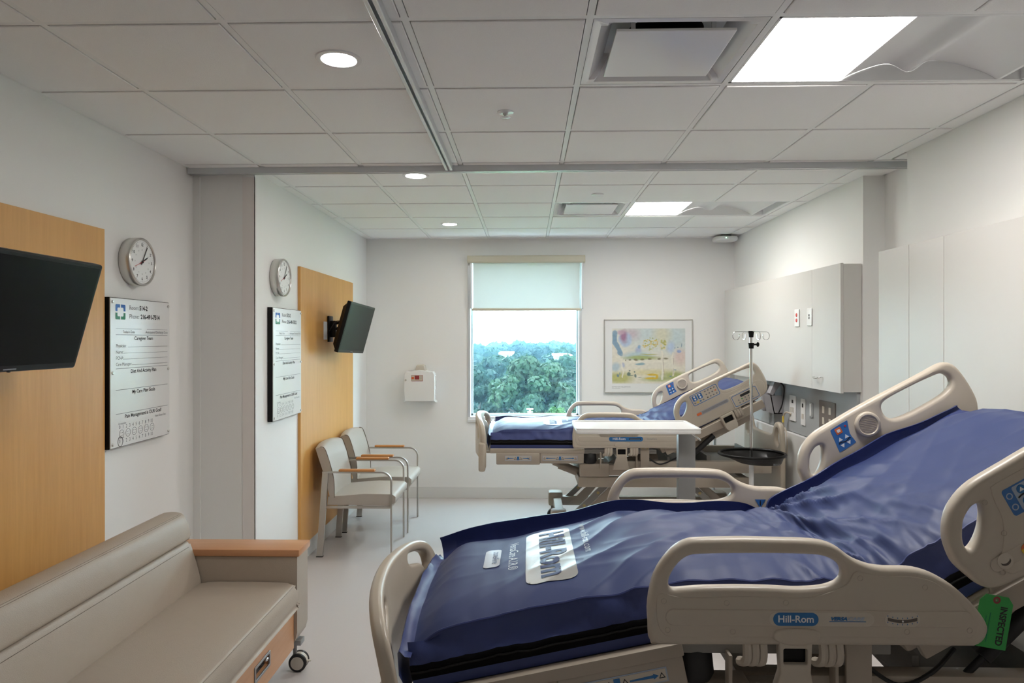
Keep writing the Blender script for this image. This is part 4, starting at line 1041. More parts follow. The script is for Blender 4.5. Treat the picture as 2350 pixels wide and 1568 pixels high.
    def rail_head(sg):
        F0 = frame(U(HX, 0, DZ0+.008), (math.cos(th), 0, math.sin(th)), (-math.sin(th), 0, math.cos(th)))   # z toward -y
        F2 = F0 @ Matrix.Translation((0, 0, -sg*.49))
        r = link('head_rail', profile([smooth_path(HEAD_OUT, 2), smooth_path(HEAD_H1, 3), smooth_path(HEAD_H2, 3)], .044, .0165, F2, 4), 'rail_beige', root, True, 50)
        if sg < 0:
            link('rail_panel', profile([smooth_path(HEAD_IN, 3)], .005, .0022, F2 @ Matrix.Translation((0, 0, .0215))), 'rail_beige', r, True, 60)
            F3 = lambda k: F2 @ Matrix.Translation((0, 0, .0242+.0006*k))
            def pr(loops, m, name, k=0): return link(name, profile(loops, .0006, 0, F3(k)), m, r, False)
            if near:
                pr([rrect(.418, .62, .164, .240, .008)], 'pad_blue', 'control_pad')
                pr([rrect(.4455, .617, .168, .236, .005)], 'pad_pale', 'control_face', 1)
                for k in range(4):
                    for j in range(2):
                        cx_, cz_ = .467+k*.042, .187+j*.034
                        link('button', profile([circ(cx_, cz_, .0118, 20)], .003, .001, F3(2)), 'logo_blue', r)
                        up = 1 if j else -1
                        link('button_arrow', profile([[(cx_-.007, cz_-up*.004), (cx_+.007, cz_-up*.004), (cx_, cz_+up*.007)]], .0006, 0, F3(5)), 'print_white', r, False)
                for j in range(2): pr([circ(.4315, .186+j*.032, .009, 16), circ(.4315, .186+j*.032, .006, 16)], 'pad_pale', 'button_ring', 1)
                pts = [(.450+k*.011, .2035+.004*math.sin(k*.9)) for k in range(15)]
                pr([[(p[0], p[1]+.0022) for p in pts]+[(p[0], p[1]-.0022) for p in pts[::-1]]], 'ink_black', 'position_diagram', 2)
                link('gauge_plate', profile([rrect(.298, .62, .058, .094, .017)], .003, .001, F3(-1)), 'rail_beige', r)
                pr([circ(.338, .076, .021, 24)], 'plate_beige', 'gauge_disc', 4)
                arc = [(.338+.015*math.cos(R(205+k*13)), .080+.013*math.sin(R(205+k*13))) for k in range(11)]
                pr([[(p[0], p[1]+.003) for p in arc]+[(p[0], p[1]-.003) for p in arc[::-1]]], 'ink_brown', 'gauge_slot', 5)
                pr([circ(.404, .076, .0165, 24)], 'yellow', 'warning_sticker', 4)
                pr([[(.404+.0165*math.cos(R(a)), .076+.0165*math.sin(R(a))) for a in range(20, 161, 10)]], 'orange', 'warning_sticker_top', 5)
                for (sx, sz) in ((.368, .235), (.372, .14), (.318, .052), (.385, .045)):
                    link('screw_plug', profile([circ(sx, sz, .0075, 16), circ(sx, sz, .0064, 16)], .001, 0, F3(0)), 'frame_beige', r, False)
            else:
                pr([rrect(.400, .632, .172, .262, .012), rrect(.4045, .6275, .1765, .2575, .010)], 'pad_blue', 'control_outline', 1)
                for k in range(2): pr([rrect(.414+k*.045, .452+k*.045, .207, .250, .006)], 'pad_blue', 'control_key_pair', 1)
                for k in range(2):
                    for j in range(2): pr([circ(.433+k*.045, .219+j*.020, .0075, 12)], 'print_white', 'key', 2)
                for k in range(4):
                    for j in range(3): pr([rrect(.523+k*.026, .535+k*.026, .186+j*.026, .196+j*.026, .002, 2)], ('ink_brown', 'ink_grey', 'orange', 'green')[(k*3+j*5) % 4 if (k+j) % 4 == 0 else 1], 'key', 1)
                for k in range(4): pr([rrect(.412+k*.024, .426+k*.024, .186, .196, .002, 2)], ('ink_grey', 'yellow', 'pad_blue', 'ink_grey')[k], 'key', 1)
                link('control_module', profile([rrect(.680, .910, .012, .124, .006)], .010, .002, F3(0)), 'rail_beige', r)
                G3 = F2 @ Matrix.Translation((0, 0, .0298))
                def p2_(loops, m, name): return link(name, profile(loops, .0006, 0, G3), m, r, False)
                p2_([rrect(.690, .900, .022, .112, .012), rrect(.694, .896, .026, .108, .010)], 'pad_blue', 'module_outline')
                p2_([rrect(.760, .850, .078, .098, .003)], 'ink_black', 'module_display')
                for k in range(5):
                    for j in range(2): p2_([circ(.735+k*.028, .042+j*.022, .0055, 10)], 'green' if (k == 1 and j) else 'ink_grey', 'key')
                pr([rrect(.388, .665, .086, .116, .014)], 'silver_dull', 'instruction_strip', 1)
                pr([rrect(.390, .430, .092, .112, .004)], 'orange', 'instruction_warning', 2)
                for j in range(3): pr([[(.437, .094+j*.006), (.655, .094+j*.006), (.655, .0965+j*.006), (.437, .0965+j*.006)]], 'ink_grey', 'instruction_line', 2)
        else:
            F3 = lambda k: F2 @ Matrix.Translation((0, 0, .0225+.0006*k))
            def pr(loops, m, name, k=0): return link(name, profile(loops, .0006, 0, F3(k)), m, r, False)
            b = B(); c_ = (.563, .219)
            b.lathe([(.052, 0), (.051, .009), (.047, .013), (.040, .013), (.037, .009), (.0, .009)], (0, 0, 0), 'Z', 40)
            sp = b.obj('speaker', 'rail_beige', r, True, 50, M=F3(0) @ Matrix.Translation((c_[0], c_[1], -.002)))
            for k in range(9):
                q = -.028+k*.007; hl = math.sqrt(max(0, .034**2-q*q))
                B().box(-hl, hl, q-.0012, q+.0012, .0085, .0105, 0, 1, F3(0) @ Matrix.Translation((c_[0], c_[1], -.002)) @ Matrix.Rotation(-.35, 4, 'Z')).obj('speaker_slot', 'frame_beige', sp, False)
            pad = [(.420, .264), (.430, .272), (.493, .274), (.499, .268), (.484, .222), (.488, .185), (.482, .178), (.418, .174), (.411, .182), (.416, .225)]
            pr([smooth_path(pad, 3)], 'pad_blue', 'nurse_pad')
            pr([rrect(.436, .462, .240, .266, .003)], 'orange', 'call_key', 1)
            pr([rrect(.442, .456, .247, .259, .002)], 'print_white', 'call_symbol', 2)
            for cx_, cz_, up in ((.438, .219, 1), (.466, .219, 1), (.436, .192, -1), (.464, .192, -1)):
                pr([[(cx_-.009, cz_-up*.006), (cx_+.009, cz_-up*.006), (cx_, cz_+up*.009)]], 'print_white', 'key', 1)
            pts = [(.424+k*.005, .205+.003*math.sin(k*.8)) for k in range(12)]
            pr([[(p[0], p[1]+.002) for p in pts]+[(p[0], p[1]-.002) for p in pts[::-1]]], 'ink_black', 'position_diagram', 2)
            pr([circ(.482, .258, .004, 10)], 'red', 'key', 1)
            pr([rrect(.345, .385, .105, .122, .002)], 'ink_brown', 'vent_slot')
        # latch and hinge under the rail
        me = profile([[(.545, .010), (.655, .010), (.650, -.10), (.635, -.125), (.565, -.125), (.550, -.10)], rrect(.562, .638, -.058, -.012, .004, 2)], .05, .005, F2 @ Matrix.Translation((0, 0, -sg*.004)))
        link('latch_arm', me, 'rail_beige', r)
        B().box(.562, .638, -.058, -.012, -.008, .008, 0, 1, F2).obj('latch_button', 'black_plastic', r, False)
        for k in range(3):
            x_ = .675+k*.021
            B().tube(smooth_path([(x_, .02, 0), (x_, -.02, .012), (x_, -.05, .004), (x_, -.062, -.03)], 4, False), .0125, 8).obj('hinge_rib', 'rail_beige', r, M=F2)
    rail_head(-1); rail_head(1)
    # ---------------------------------------------------------- mechanism
    def V(x, w_, z): return U(x, w_, z)
    TR = Matrix.Translation((dx, yc, dz))
    b = B()
    for sg in (-1, 1): b.box(.375, 1.74, sg*.40-.03, sg*.40+.03, .545, .625, .004)
    b.box(.375, .43, -.40, .40, .55, .62).box(1.68, 1.74, -.40, .40, .55, .62)
    b.obj('upper_frame', 'frame_beige', root, M=TR)
    for sg in (-1, 1):
        b = B(); b.box(.385, .62, sg*.40-.045, sg*.40+.045, .63, .735, .01); b.box(.62, .76, sg*.40-.035, sg*.40+.035, .64, .725, .006)
        b.obj('actuator_housing', 'frame_beige', root, M=TR)
        B().box(.75, 1.92, sg*.40-.03, sg*.40+.03, .66, .755, .006).obj('intermediate_frame', 'frame_beige', root, M=TR)
    b = B().box(1.15, 1.85, -.36, .36, .69, .70, .002).box(1.10, 1.12, -.36, .36, .69, .78).box(1.42, 1.45, -.36, .36, .69, .79).box(1.86, 1.88, -.36, .36, .69, .78)
    b.obj('utility_tray', 'frame_grey', root, M=TR)
    for sg in (-1, 1): B().lathe([(.045, 0), (.055, .02), (.05, .07), (.032, .10)], (.47, sg*.40, .735), 'Z', 16).obj('pivot_boot', 'black_rubber', root, M=TR)
    b = B().cyl((.98, -.05, .64), (.98, .34, .64), .085, seg=24).cyl((.70, -.15, .66), (.70, .15, .66), .06)
    b.obj('motor_housing', 'frame_grey', root, M=TR)
    b = B().cyl((.80, -.18, .70), (1.05, -.18, .76), .045).box(.62, 1.0, -.30, -.25, .66, .70, .004)
    b.obj('control_box', 'frame_beige', root, M=TR)
    # foot actuator
    p0 = deck(.36, -.18, -.10); p1 = V(.44, -.18, .60)
    b = B().cyl(p0, p0+(p1-p0)*.45, .017).cyl(p0+(p1-p0)*.38, p0+(p1-p0)*.52, .024).cyl(p0+(p1-p0)*.5, p1, .036)
    b.obj('foot_actuator', 'frame_beige', root)
    # gas spring of the head section
    hp = HM @ Vector((.46, -.40, -.12)); bp = V(1.16, -.40, .68)
    b = B().cyl(hp, hp+(bp-hp)*.62, .022).cyl(hp+(bp-hp)*.6, bp, .010); b.obj('gas_spring', 'black_rubber', root)
    pts = smooth_path([V(.94, -.42, .78), V(1.02, -.44, .735), V(1.12, -.42, .76), V(1.22, -.36, .80)], 6, False)
    B().tube(pts, .006, 8).obj('cable', 'black_rubber', root)
    hk = HM @ Vector((.255, -.435, .0))
    b = B().tube(smooth_path([hk+Vector((-.05, 0, .0)), hk+Vector((-.03, -.01, -.045)), hk+Vector((.01, -.015, -.065)), hk+Vector((.045, -.01, -.03)), hk+Vector((.05, 0, .015))], 5, False), .006, 8); b.obj('hanger_hook', 'frame_beige', root)
    # base and lift arms
    zt = .56+dz
    for sg in (-1, 1):
        for (xa, xb) in ((.62, .30), (1.28, 1.62)):
            yy_ = yc+sg*.34
            b = B().prism([(xa-.035+dx, zt), (xa+.035+dx, zt), (xb+.035+dx, .20), (xb-.035+dx, .20)], yy_-.012, yy_+.012).bevel(.004, 1); b.obj('lift_arm', 'frame_grey', root)
            b = B().prism([(xa+.055+dx, zt), (xa+.11+dx, zt), (xb+.17+dx, .19), (xb+.05+dx, .19)], yy_-sg*.035-.006, yy_-sg*.035+.006); b.obj('lift_plate', 'frame_beige', root)
            for q in (.25, .6):
                cx_, cz_ = xa+(xb-xa)*q+dx, zt+(.20-zt)*q
                B().cyl((cx_, yy_-.016, cz_), (cx_, yy_+.016, cz_), .012).obj('pivot_bolt', 'brass', root)
    b = B()
    for sg in (-1, 1): b.box(.20, 1.74, sg*.34-.035, sg*.34+.035, .165, .245, .006)
    b.box(.20, .27, -.36, .36, .17, .24, .006).box(1.66, 1.74, -.36, .36, .17, .24, .006)
    b.obj('base_frame', 'frame_beige', root, M=Matrix.Translation((dx, yc, 0)))
    for sg in (-1, 1):
        for xq in (.21, 1.70):
            k = B().box(xq-.055, xq+.075, sg*.345-.06, sg*.345+.06, .16, .29, .02, 2).obj('end_cap', 'frame_beige', root, M=Matrix.Translation((dx, yc, 0)))
            c = B().cyl((xq, sg*.345-.022, .065), (xq, sg*.345+.022, .065), .065, seg=28)
            c.obj('caster_wheel', 'black_rubber', root, M=Matrix.Translation((dx, yc, 0)))
            B().cyl((xq, sg*.345-.027, .065), (xq, sg*.345+.027, .065), .038, seg=20).box(xq-.03, xq+.03, sg*.345-.032, sg*.345+.032, .09, .17, .01).obj('caster_fork', 'frame_grey', root, M=Matrix.Translation((dx, yc, 0)))
    # headboard
    hx = 1.995 if near else 2.035
    ho = [(-.46, .02), (-.465, .30), (-.462, .50), (-.445, .60), (-.405, .655), (-.35, .665), (-.30, .64), (-.27, .585), (-.235, .555), (-.15, .545), (0, .542), (.15, .545), (.235, .555), (.27, .585), (.30, .64), (.35, .665), (.405, .655), (.445, .60), (.462, .50), (.465, .30), (.46, .02), (.43, .0), (-.43, 0)]
    hh = lambda sg: smooth_path([(sg*.41, .50), (sg*.405, .585), (sg*.37, .615), (sg*.335, .595), (sg*.315, .54), (sg*.325, .49), (sg*.37, .47)], 3)
    me = profile([smooth_path(ho, 3), hh(-1), hh(1)], .04, .016, frame((hx, yc, .355 if near else .345), (0, -1, 0), (0, 0, 1)), 4)
    link('headboard', me, 'board_beige', root, True, 50)
    B().box(1.84+dx, hx-.005, yc-.30, yc-.24, .69+dz, .74+dz, .005).box(1.84+dx, hx-.005, yc+.24, yc+.30, .69+dz, .74+dz, .005).obj('headboard_bracket', 'frame_beige', root)
    return root, hk
near_bed, hook = bed(2.34, 0.0, 0.0, 29.5, 12.0, True, 'hospital bed with blue mattress, bent foot section and a green inspection tag')
far_bed, _h = bed(5.935, .036, -.055, 26.5, 0.0, False, 'hospital bed with flat foot section standing beside the window')

# inspection tag on its wire
t = thing('inspection_tag', 'green paper inspection tag hanging below the raised head of the bed', 'tag', tuple(hook+Vector((.042, -.022, -.06))))
M = frame(hook+Vector((.044, -.033, -.012)), (.985, 0, -.17), (.17, 0, .985))
tg = link('paper', profile([[(-.045, .0), (-.030, .018), (.030, .018), (.045, .0), (.045, -.125), (-.045, -.125)], circ(0, .006, .0035, 12)], .0008, 0, M), 'tag_green', t, False)
link('eyelet', profile([circ(0, .006, .010, 20), circ(0, .006, .0045, 20)], .0014, 0, M), 'dark_red', tg)
text('tag_lettering', 'INSPECTED', .025, M @ Matrix.Translation((.022, -.062, .0008)) @ Matrix.Rotation(-PI/2, 4, 'Z'), 'ink_black', tg, align='CENTER', width=.105, bold=.0008)
b = B()
for k in range(3): b.box(-.012-k*.010, -.010-k*.010, -.110, -.03-.01*k, .0006, .0010, 0, 1, M)
b.obj('tag_small_print', 'logo_green', tg, False)
B().tube([tuple(M @ Vector((0, .006, 0))), tuple(hook+Vector((0, -.02, -.05))), tuple(hook+Vector((.01, -.014, -.06)))], .0012, 6).obj('tag_wire', 'steel', t)
# ================================================================== armchairs
def armchair(x0, y0, label):
    # x0: rear legs on the floor, y0: side nearer the sofa; seat faces +x
    W = .555; xf = x0+.555
    t = thing('armchair', label, 'armchair', (x0+.28, y0+W/2, 0), 'steel-framed armchairs under the television')
    def sd(y):
        f = []
        b = B()
        pts = [(x0+.02, y, .655), (x0+.30, y, .655)]
        cx, cz, r_ = xf-.075, .58, .075
        pts += [(cx+r_*math.sin(R(a)), y, cz+r_*math.cos(R(a))) for a in range(0, 91, 15)]
        pts += [(xf, y, .40), (xf, y, 0.004)]
        n_ = len(pts)
        # flat bar swept along the side profile
        hw, th_ = .0125, .006
        rings = []
        for i, p in enumerate(pts):
            a = Vector(pts[max(0, i-1)]); c = Vector(pts[min(n_-1, i+1)]); d = (c-a).normalized(); nn = Vector((d.z, 0, -d.x))
            rings.append([b.bm.verts.new(Vector(p)+Vector((0, sy*hw, 0))+nn*sn*th_) for sy, sn in ((-1, -1), (1, -1), (1, 1), (-1, 1))])
        for a, c in zip(rings, rings[1:]):
            for k in range(4): b.bm.faces.new((a[k], a[(k+1) % 4], c[(k+1) % 4], c[k]))
        b.bm.faces.new(rings[0]); b.bm.faces.new(rings[-1][::-1])
        b.obj('arm_and_front_leg', 'chair_steel', t, True, 40)
        b = B().prism([(x0-.025, .004), (x0+.022, .004), (x0+.068, .66), (x0+.022, .66)], y-.012, y+.012).bevel(.002, 1); b.obj('rear_leg', 'chair_steel', t)
        B().box(x0+.15, x0+.43, y-.024, y+.024, .661, .679, .007, 3).obj('arm_pad', 'arm_wood', t)
        B().box(x0-.027, x0+.024, y-.014, y+.014, 0, .006).obj('foot_glide', 'black_plastic', t, False)
        B().box(x0+.045, xf, y-.008, y+.008, .375, .395, .002).obj('seat_rail', 'chair_steel', t)
    sd(y0+.014); sd(y0+W-.014)
    B().box(xf-.03, xf-.006, y0+.02, y0+W-.02, .372, .396, .002).obj('front_rail', 'chair_steel', t)
    b = B().prism([(x0+.055, .40), (xf-.005, .395), (xf+.028, .42), (xf+.030, .462), (xf+.005, .482), (x0+.35, .485), (x0+.06, .462)], y0+.024, y0+W-.024).bevel(.016, 3, 20); b.obj('seat', 'chair_taupe', t, True, 60)
    b = B(); n_ = 14; rows = []
    prof = [(x0+.075, .465), (x0+.11, .455), (x0+.105, .60), (x0+.070, .74), (x0+.035, .835), (x0+.0, .848), (x0-.035, .835), (x0-.005, .74), (x0+.035, .62)]
    for k in range(n_+1):
        u = -1+2*k/n_; y = y0+.018+(W-.036)*k/n_; bow = .022*(1-u*u)
        rows.append([b.bm.verts.new((p[0]-bow, y, p[1]+(.022*(1-u*u) if p[1] > .8 else 0))) for p in prof])
    m_ = len(prof)
    for a, c in zip(rows, rows[1:]):
        for k in range(m_): b.bm.faces.new((a[k], a[(k+1) % m_], c[(k+1) % m_], c[k]))
    b.bm.faces.new(rows[0][::-1]); b.bm.faces.new(rows[-1]); b.bevel(.012, 3, 40)
    bk = b.obj('backrest', 'chair_taupe', t, True, 60)
    for y in (y0+.022, y0+W-.022):
        pts = smooth_path([(p[0], y, p[1]) for p in prof[1:6]], 4, False); B().tube(pts, .0035, 6).obj('piping', 'taupe_seam', bk)
    return t
c1 = armchair(-1.605, 5.235, 'grey-taupe armchair with wooden arm pads standing closer to the sofa')
c2 = dup(c1, (-1.605+.28+.012, 5.895+.2775, 0), 'grey-taupe armchair with wooden arm pads standing closer to the sharps disposal box')

# ================================================================== sofa on casters
sy0, sy1 = 1.15, 3.335
t = thing('sofa', 'taupe vinyl sofa on casters with wooden arm cap and wooden drawer front', 'sofa', (-1.5, 2.4, 0))
def sweep(name, prof, m, y0, y1, bev, parent=t, n=40, seg=3, wr=0.0):
    b = B(); k = len(prof); rows = []
    for i in range(n+1):
        y = y0+(y1-y0)*i/n
        rows.append([b.bm.verts.new((p[0], y, p[1])) for p in prof])
    for a, c in zip(rows, rows[1:]):
        for j in range(k): b.bm.faces.new((a[j], a[(j+1) % k], c[(j+1) % k], c[j]))
    e0 = b.bm.faces.new(rows[0]); e1 = b.bm.faces.new(rows[-1][::-1])
    if bev: bmesh.ops.bevel(b.bm, geom=list(e0.edges)+list(e1.edges), offset=bev, segments=seg, affect='EDGES')
    if wr:
        for v in b.bm.verts:
            q = noise.noise(Vector((v.co.x*6, v.co.y*9, v.co.z*3))); v.co.x += wr*q; v.co.z += wr*.6*q
    return b.obj(name, m, parent, True, 60)
seat_p = smooth_path([(-1.60, .37), (-1.16, .368), (-1.132, .38), (-1.128, .43), (-1.140, .472), (-1.175, .487), (-1.40, .492), (-1.62, .485), (-1.66, .44)], 4)
seat = sweep('seat_cushion', [(p.x, p.y) for p in seat_p], 'taupe', sy0, sy1-.004, .014, wr=.002)
low_p = smooth_path([(-1.80, .44), (-1.64, .44), (-1.612, .475), (-1.628, .56), (-1.655, .655), (-1.672, .69), (-1.70, .694), (-1.82, .69)], 4)
low = sweep('back_cushion', [(p.x, p.y) for p in low_p], 'taupe', sy0, sy1-.002, .012, wr=.002)
up_p = smooth_path([(-1.82, .697), (-1.70, .697), (-1.664, .703), (-1.662, .73), (-1.676, .785), (-1.694, .818), (-1.722, .832), (-1.77, .833), (-1.815, .818), (-1.84, .76)], 4)
upc = sweep('back_bolster', [(p.x, p.y) for p in up_p], 'taupe', sy0, sy1-.002, .012, wr=.002)
for pr_, (x_, z_) in ((upc, (-1.6995, .822)), (upc, (-1.7065, .8265)), (low, (-1.659, .668)), (seat, (-1.143, .477)), (seat, (-1.150, .4805))):
    B().tube([(x_+.002*noise.noise(Vector((x_*6, y*9, z_*3))), y, z_+.0012*noise.noise(Vector((x_*6, y*9, z_*3)))) for y in [sy0+.02+(sy1-sy0-.045)*i/60 for i in range(61)]], .0011, 6).obj('stitching', 'taupe_seam', pr_)
B().box(-1.86, -1.70, sy0, sy1, .16, .70, .01).obj('back_frame', 'taupe', t)
def sofa_arm(y0, y1):
    b = B().prism([(-1.78, .16), (-1.30, .16), (-1.175, .16), (-1.145, .20), (-1.135, .24), (-1.135, .612), (-1.78, .612)], y0, y1).bevel(.008, 2, 20)
    a = b.obj('arm', 'taupe', t)
    B().box(-1.80, -1.122, y0-.008, y1+.008, .614, .650, .007, 2).obj('arm_cap', 'beech', t)
sofa_arm(3.340, 3.500); sofa_arm(1.0, 1.145)
hy0, hy1, hz0, hz1 = 2.845, 3.020, .232, .302
d = link('drawer_front', profile([[(sy0+.01, .165), (sy1+.002, .165), (sy1+.002, .352), (sy0+.01, .352)], rrect(hy0+.010, hy1-.010, hz0+.010, hz1-.010, .004, 3)], .020, .001, frame((-1.160, 0, 0), (0, 1, 0), (0, 0, 1))), 'beech_front', t, False)
B().box(-1.70, -1.215, sy0+.01, sy1-.01, .17, .36).obj('under_frame', 'taupe', t, False)
hd = profile([rrect(hy0, hy1, hz0, hz1, .006, 3), rrect(hy0+.012, hy1-.012, hz0+.012, hz1-.012, .004, 3)], .008, .002, frame((-1.149, 0, 0), (0, 1, 0), (0, 0, 1)))
link('drawer_handle', hd, 'column_steel', d)
b = B().box(-1.206, -1.202, hy0+.002, hy1-.002, hz0+.002, hz1-.002)
for (ya, yb, za, zb) in ((hy0+.004, hy0+.009, hz0+.004, hz1-.004), (hy1-.009, hy1-.004, hz0+.004, hz1-.004), (hy0+.004, hy1-.004, hz0+.004, hz0+.009), (hy0+.004, hy1-.004, hz1-.009, hz1-.004)): b.box(-1.204, -1.171, ya, yb, za, zb)
b.obj('handle_recess', 'column_steel', d, False)
B().ball((-1.146, hy1-.045, hz1-.022), .007, (1, 2.2, 1)).obj('drawer_latch', 'chrome', d)
def caster(x, y):
    for s_ in (-1, 1):
        B().lathe([(.020, -.004), (.040, -.004), (.045, .0), (.045, .012), (.040, .016), (.034, .0165), (.0, .0165)] if s_ > 0 else [(.0, -.0165), (.034, -.0165), (.040, -.016), (.045, -.012), (.045, 0), (.040, .004), (.020, .004)], (x, y+s_*.014, .046), 'Y', 32).obj('caster_wheel', 'black_rubber', t)
        B().cyl((x, y+s_*.0305, .046), (x, y+s_*.0312, .046), .033, seg=28).obj('caster_hub', 'rail_label', t)
    B().cyl((x, y-.013, .046), (x, y+.013, .046), .043, seg=28).box(x+.030, x+.062, y-.006, y+.006, .045, .052, .002).obj('caster_shroud', 'rail_label', t)
    B().cyl((x-.02, y, .07), (x-.02, y, .165), .010).box(x-.06, x+.02, y-.03, y+.03, .135, .162, .004).obj('caster_stem', 'column_steel', t)
caster(-1.165, 3.455); caster(-1.70, 3.44); caster(-1.165, 1.08); caster(-1.70, 1.08)

# ================================================================== over-bed table
t = thing('overbed_table', 'white overbed table on a grey steel column in front of the bed by the window', 'table', (.75, 4.7, 0))
tx0, tx1, ty0, ty1, tz = .318, 1.128, 4.43, 4.90, 1.098
tp = link('table_top', profile([rrect(tx0, tx1, ty0, ty1, .035)], .030, .010, Matrix.Translation((0, 0, tz-.017))), 'white_plastic', t)
link('raised_edge', profile([rrect(tx0, tx1, ty0, ty1, .035), rrect(tx0+.022, tx1-.022, ty0+.022, ty1-.022, .025)], .012, .005, Matrix.Translation((0, 0, tz))), 'white_plastic', tp)
B().prism([(.46, tz-.033), (.74, tz-.033), (.72, tz-.058), (.48, tz-.058)], 4.50, 4.80).bevel(.006, 2).obj('under_tray', 'rail_label', t)
B().box(1.022, 1.135, 4.635, 4.705, .10, tz-.06, .004).obj('column', 'column_steel', t)
B().box(.72, 1.12, 4.62, 4.72, tz-.055, tz-.032, .004).prism([(1.02, tz-.055), (1.12, tz-.055), (1.12, tz-.10)], 4.66, 4.68).obj('support_bracket', 'steel', t)
B().tube(smooth_path([(1.10, 4.60, tz-.05), (1.13, 4.56, tz-.07), (1.145, 4.54, tz-.085)], 4, False), .006).obj('release_lever', 'chrome', t)
B().box(.42, 1.14, 4.45, 4.50, .055, .095, .008).box(.42, 1.14, 4.84, 4.89, .055, .095, .008).box(1.00, 1.14, 4.45, 4.89, .055, .105, .008).obj('base', 'column_steel', t)
for x in (.45, 1.11):
    for y in (4.475, 4.865):
        B().cyl((x, y-.012, .026), (x, y+.012, .026), .026, seg=20).cyl((x, y, .03), (x, y, .06), .008).obj('caster', 'black_rubber', t)

# ================================================================== infusion pole
ix, iy = 1.634, 5.02
t = thing('infusion_pole', 'steel infusion pole with four loop hooks and a black ring basket', 'infusion pole', (ix, iy, 0))
B().cyl((ix, iy, .78), (ix, iy, 1.725), .0105).obj('upper_pole', 'chrome', t)
B().cyl((ix, iy, .08), (ix, iy, .80), .017).obj('lower_pole', 'white_metal', t)
B().lathe([(.016, 0), (.019, .03), (.021, .038), (.021, .046)], (ix, iy, 1.695), 'Z', 20).obj('hook_hub', 'black_plastic', t)
B().lathe([(.017, 0), (.020, .03), (.022, .042)], (ix, iy, 1.613), 'Z', 20).cyl((ix, iy, 1.640), (ix+.035, iy-.01, 1.643), .006).ball((ix+.044, iy-.012, 1.643), .016, (.7, .7, 1.1)).obj('clamp_knob', 'black_plastic', t)
for a in (8, 98, 188, 278):
    d_ = Vector((math.cos(R(a)), math.sin(R(a)), 0)); o = Vector((ix, iy, 1.736))
    pts = [o, o+d_*.115]
    for k in range(1, 15):
        q = R(90-k*21); pts.append(o+d_*(.115+.026*math.cos(q))+Vector((0, 0, -.030+.030*math.sin(q))))
    B().tube(pts, .0028, 8).obj('hook_loop', 'chrome', t)
zr = .845
ring = [(ix+.085+.232*math.cos(2*PI*k/64), iy-.02+.10*math.sin(2*PI*k/64), zr) for k in range(64)]
ring = [(ix+.005+.232*math.cos(2*PI*k/64), iy+.215*math.sin(2*PI*k/64), zr) for k in range(64)]
B().tube(ring, .011, 10, True).obj('ring_handle', 'black_plastic', t)
b = B(); rows = []
for k in range(48):
    a = 2*PI*k/48; c_, s_ = math.cos(a), math.sin(a)
    rows.append([b.bm.verts.new((ix+.005+.226*c_, iy+.209*s_, zr-.004)), b.bm.verts.new((ix+.06+.150*c_, iy+.150*s_, zr-.062)), b.bm.verts.new((ix+.06+.0*c_, iy, zr-.062))])
for k in range(48):
    a, c_ = rows[k], rows[(k+1) % 48]
    if math.cos(2*PI*k/48) > -2:
        b.bm.faces.new((a[1], c_[1], c_[2], a[2]))
for k in range(48):
    a, c_ = rows[k], rows[(k+1) % 48]
    b.bm.faces.new((a[0], c_[0], c_[1], a[1]))
b.obj('basket', 'black_plastic', t, True, 60)
text('basket_lettering', 'PRYOR', .022, FACE_CAM((ix+.125, iy-.166, zr-.052)), 'ink_grey', t, align='CENTER', width=.05, bold=.0006)
for k in range(5):
    a = 2*PI*k/5+.3; ex, ey = ix+.26*math.cos(a), iy+.26*math.sin(a)
    B().tube([(ix, iy, .10), (ix+.10*math.cos(a), iy+.10*math.sin(a), .10), (ex, ey, .075)], .013, 8).obj('base_leg', 'white_metal', t)
    B().cyl((ex-.011*math.sin(a), ey+.011*math.cos(a), .028), (ex+.011*math.sin(a), ey-.011*math.cos(a), .028), .028, seg=18).cyl((ex, ey, .03), (ex, ey, .08), .007).obj('caster', 'black_rubber', t)

# ================================================================== headwall cabinets
CX = 2.03
t = thing('headwall_cabinet', 'long white wall cabinet hanging over the head of the bed by the window', 'cabinet', (2.1, 5.85, 1.33))
B().box(CX+.022, XR2-.002, 4.475, 7.06, 1.337, 2.172, .0015).obj('carcass', 'white_laminate', t, False)
B().box(CX, CX+.019, 4.470, 4.915, 1.330, 2.176, .0008).obj('door_panel', 'white_laminate', t, False)
B().box(CX, CX+.019, 4.9165, 7.065, 1.330, 2.176, .0008).obj('door_panel', 'white_laminate', t, False)
B().tube(smooth_path([(CX-.002, 4.86, 1.415), (CX-.022, 4.855, 1.414), (CX-.026, 4.80, 1.408), (CX-.022, 4.745, 1.418), (CX-.002, 4.74, 1.420)], 4, False), .004, 8).obj('wire_pull', 'chrome', t)
t = thing('tall_cabinet', 'tall white panelled cabinet on the wall beside the bed with the green tag', 'cabinet', (2.1, 2.6, 0))
B().box(CX+.022, XR-.002, 1.2, 3.985, .02, 2.183, .0015).obj('carcass', 'white_laminate', t, False)
for a, c_ in ((1.2, 3.372), (3.376, 3.676), (3.680, 3.99)): B().box(CX, CX+.019, a, c_, .02, 2.187, .0015).obj('door_panel', 'white_laminate', t, False)

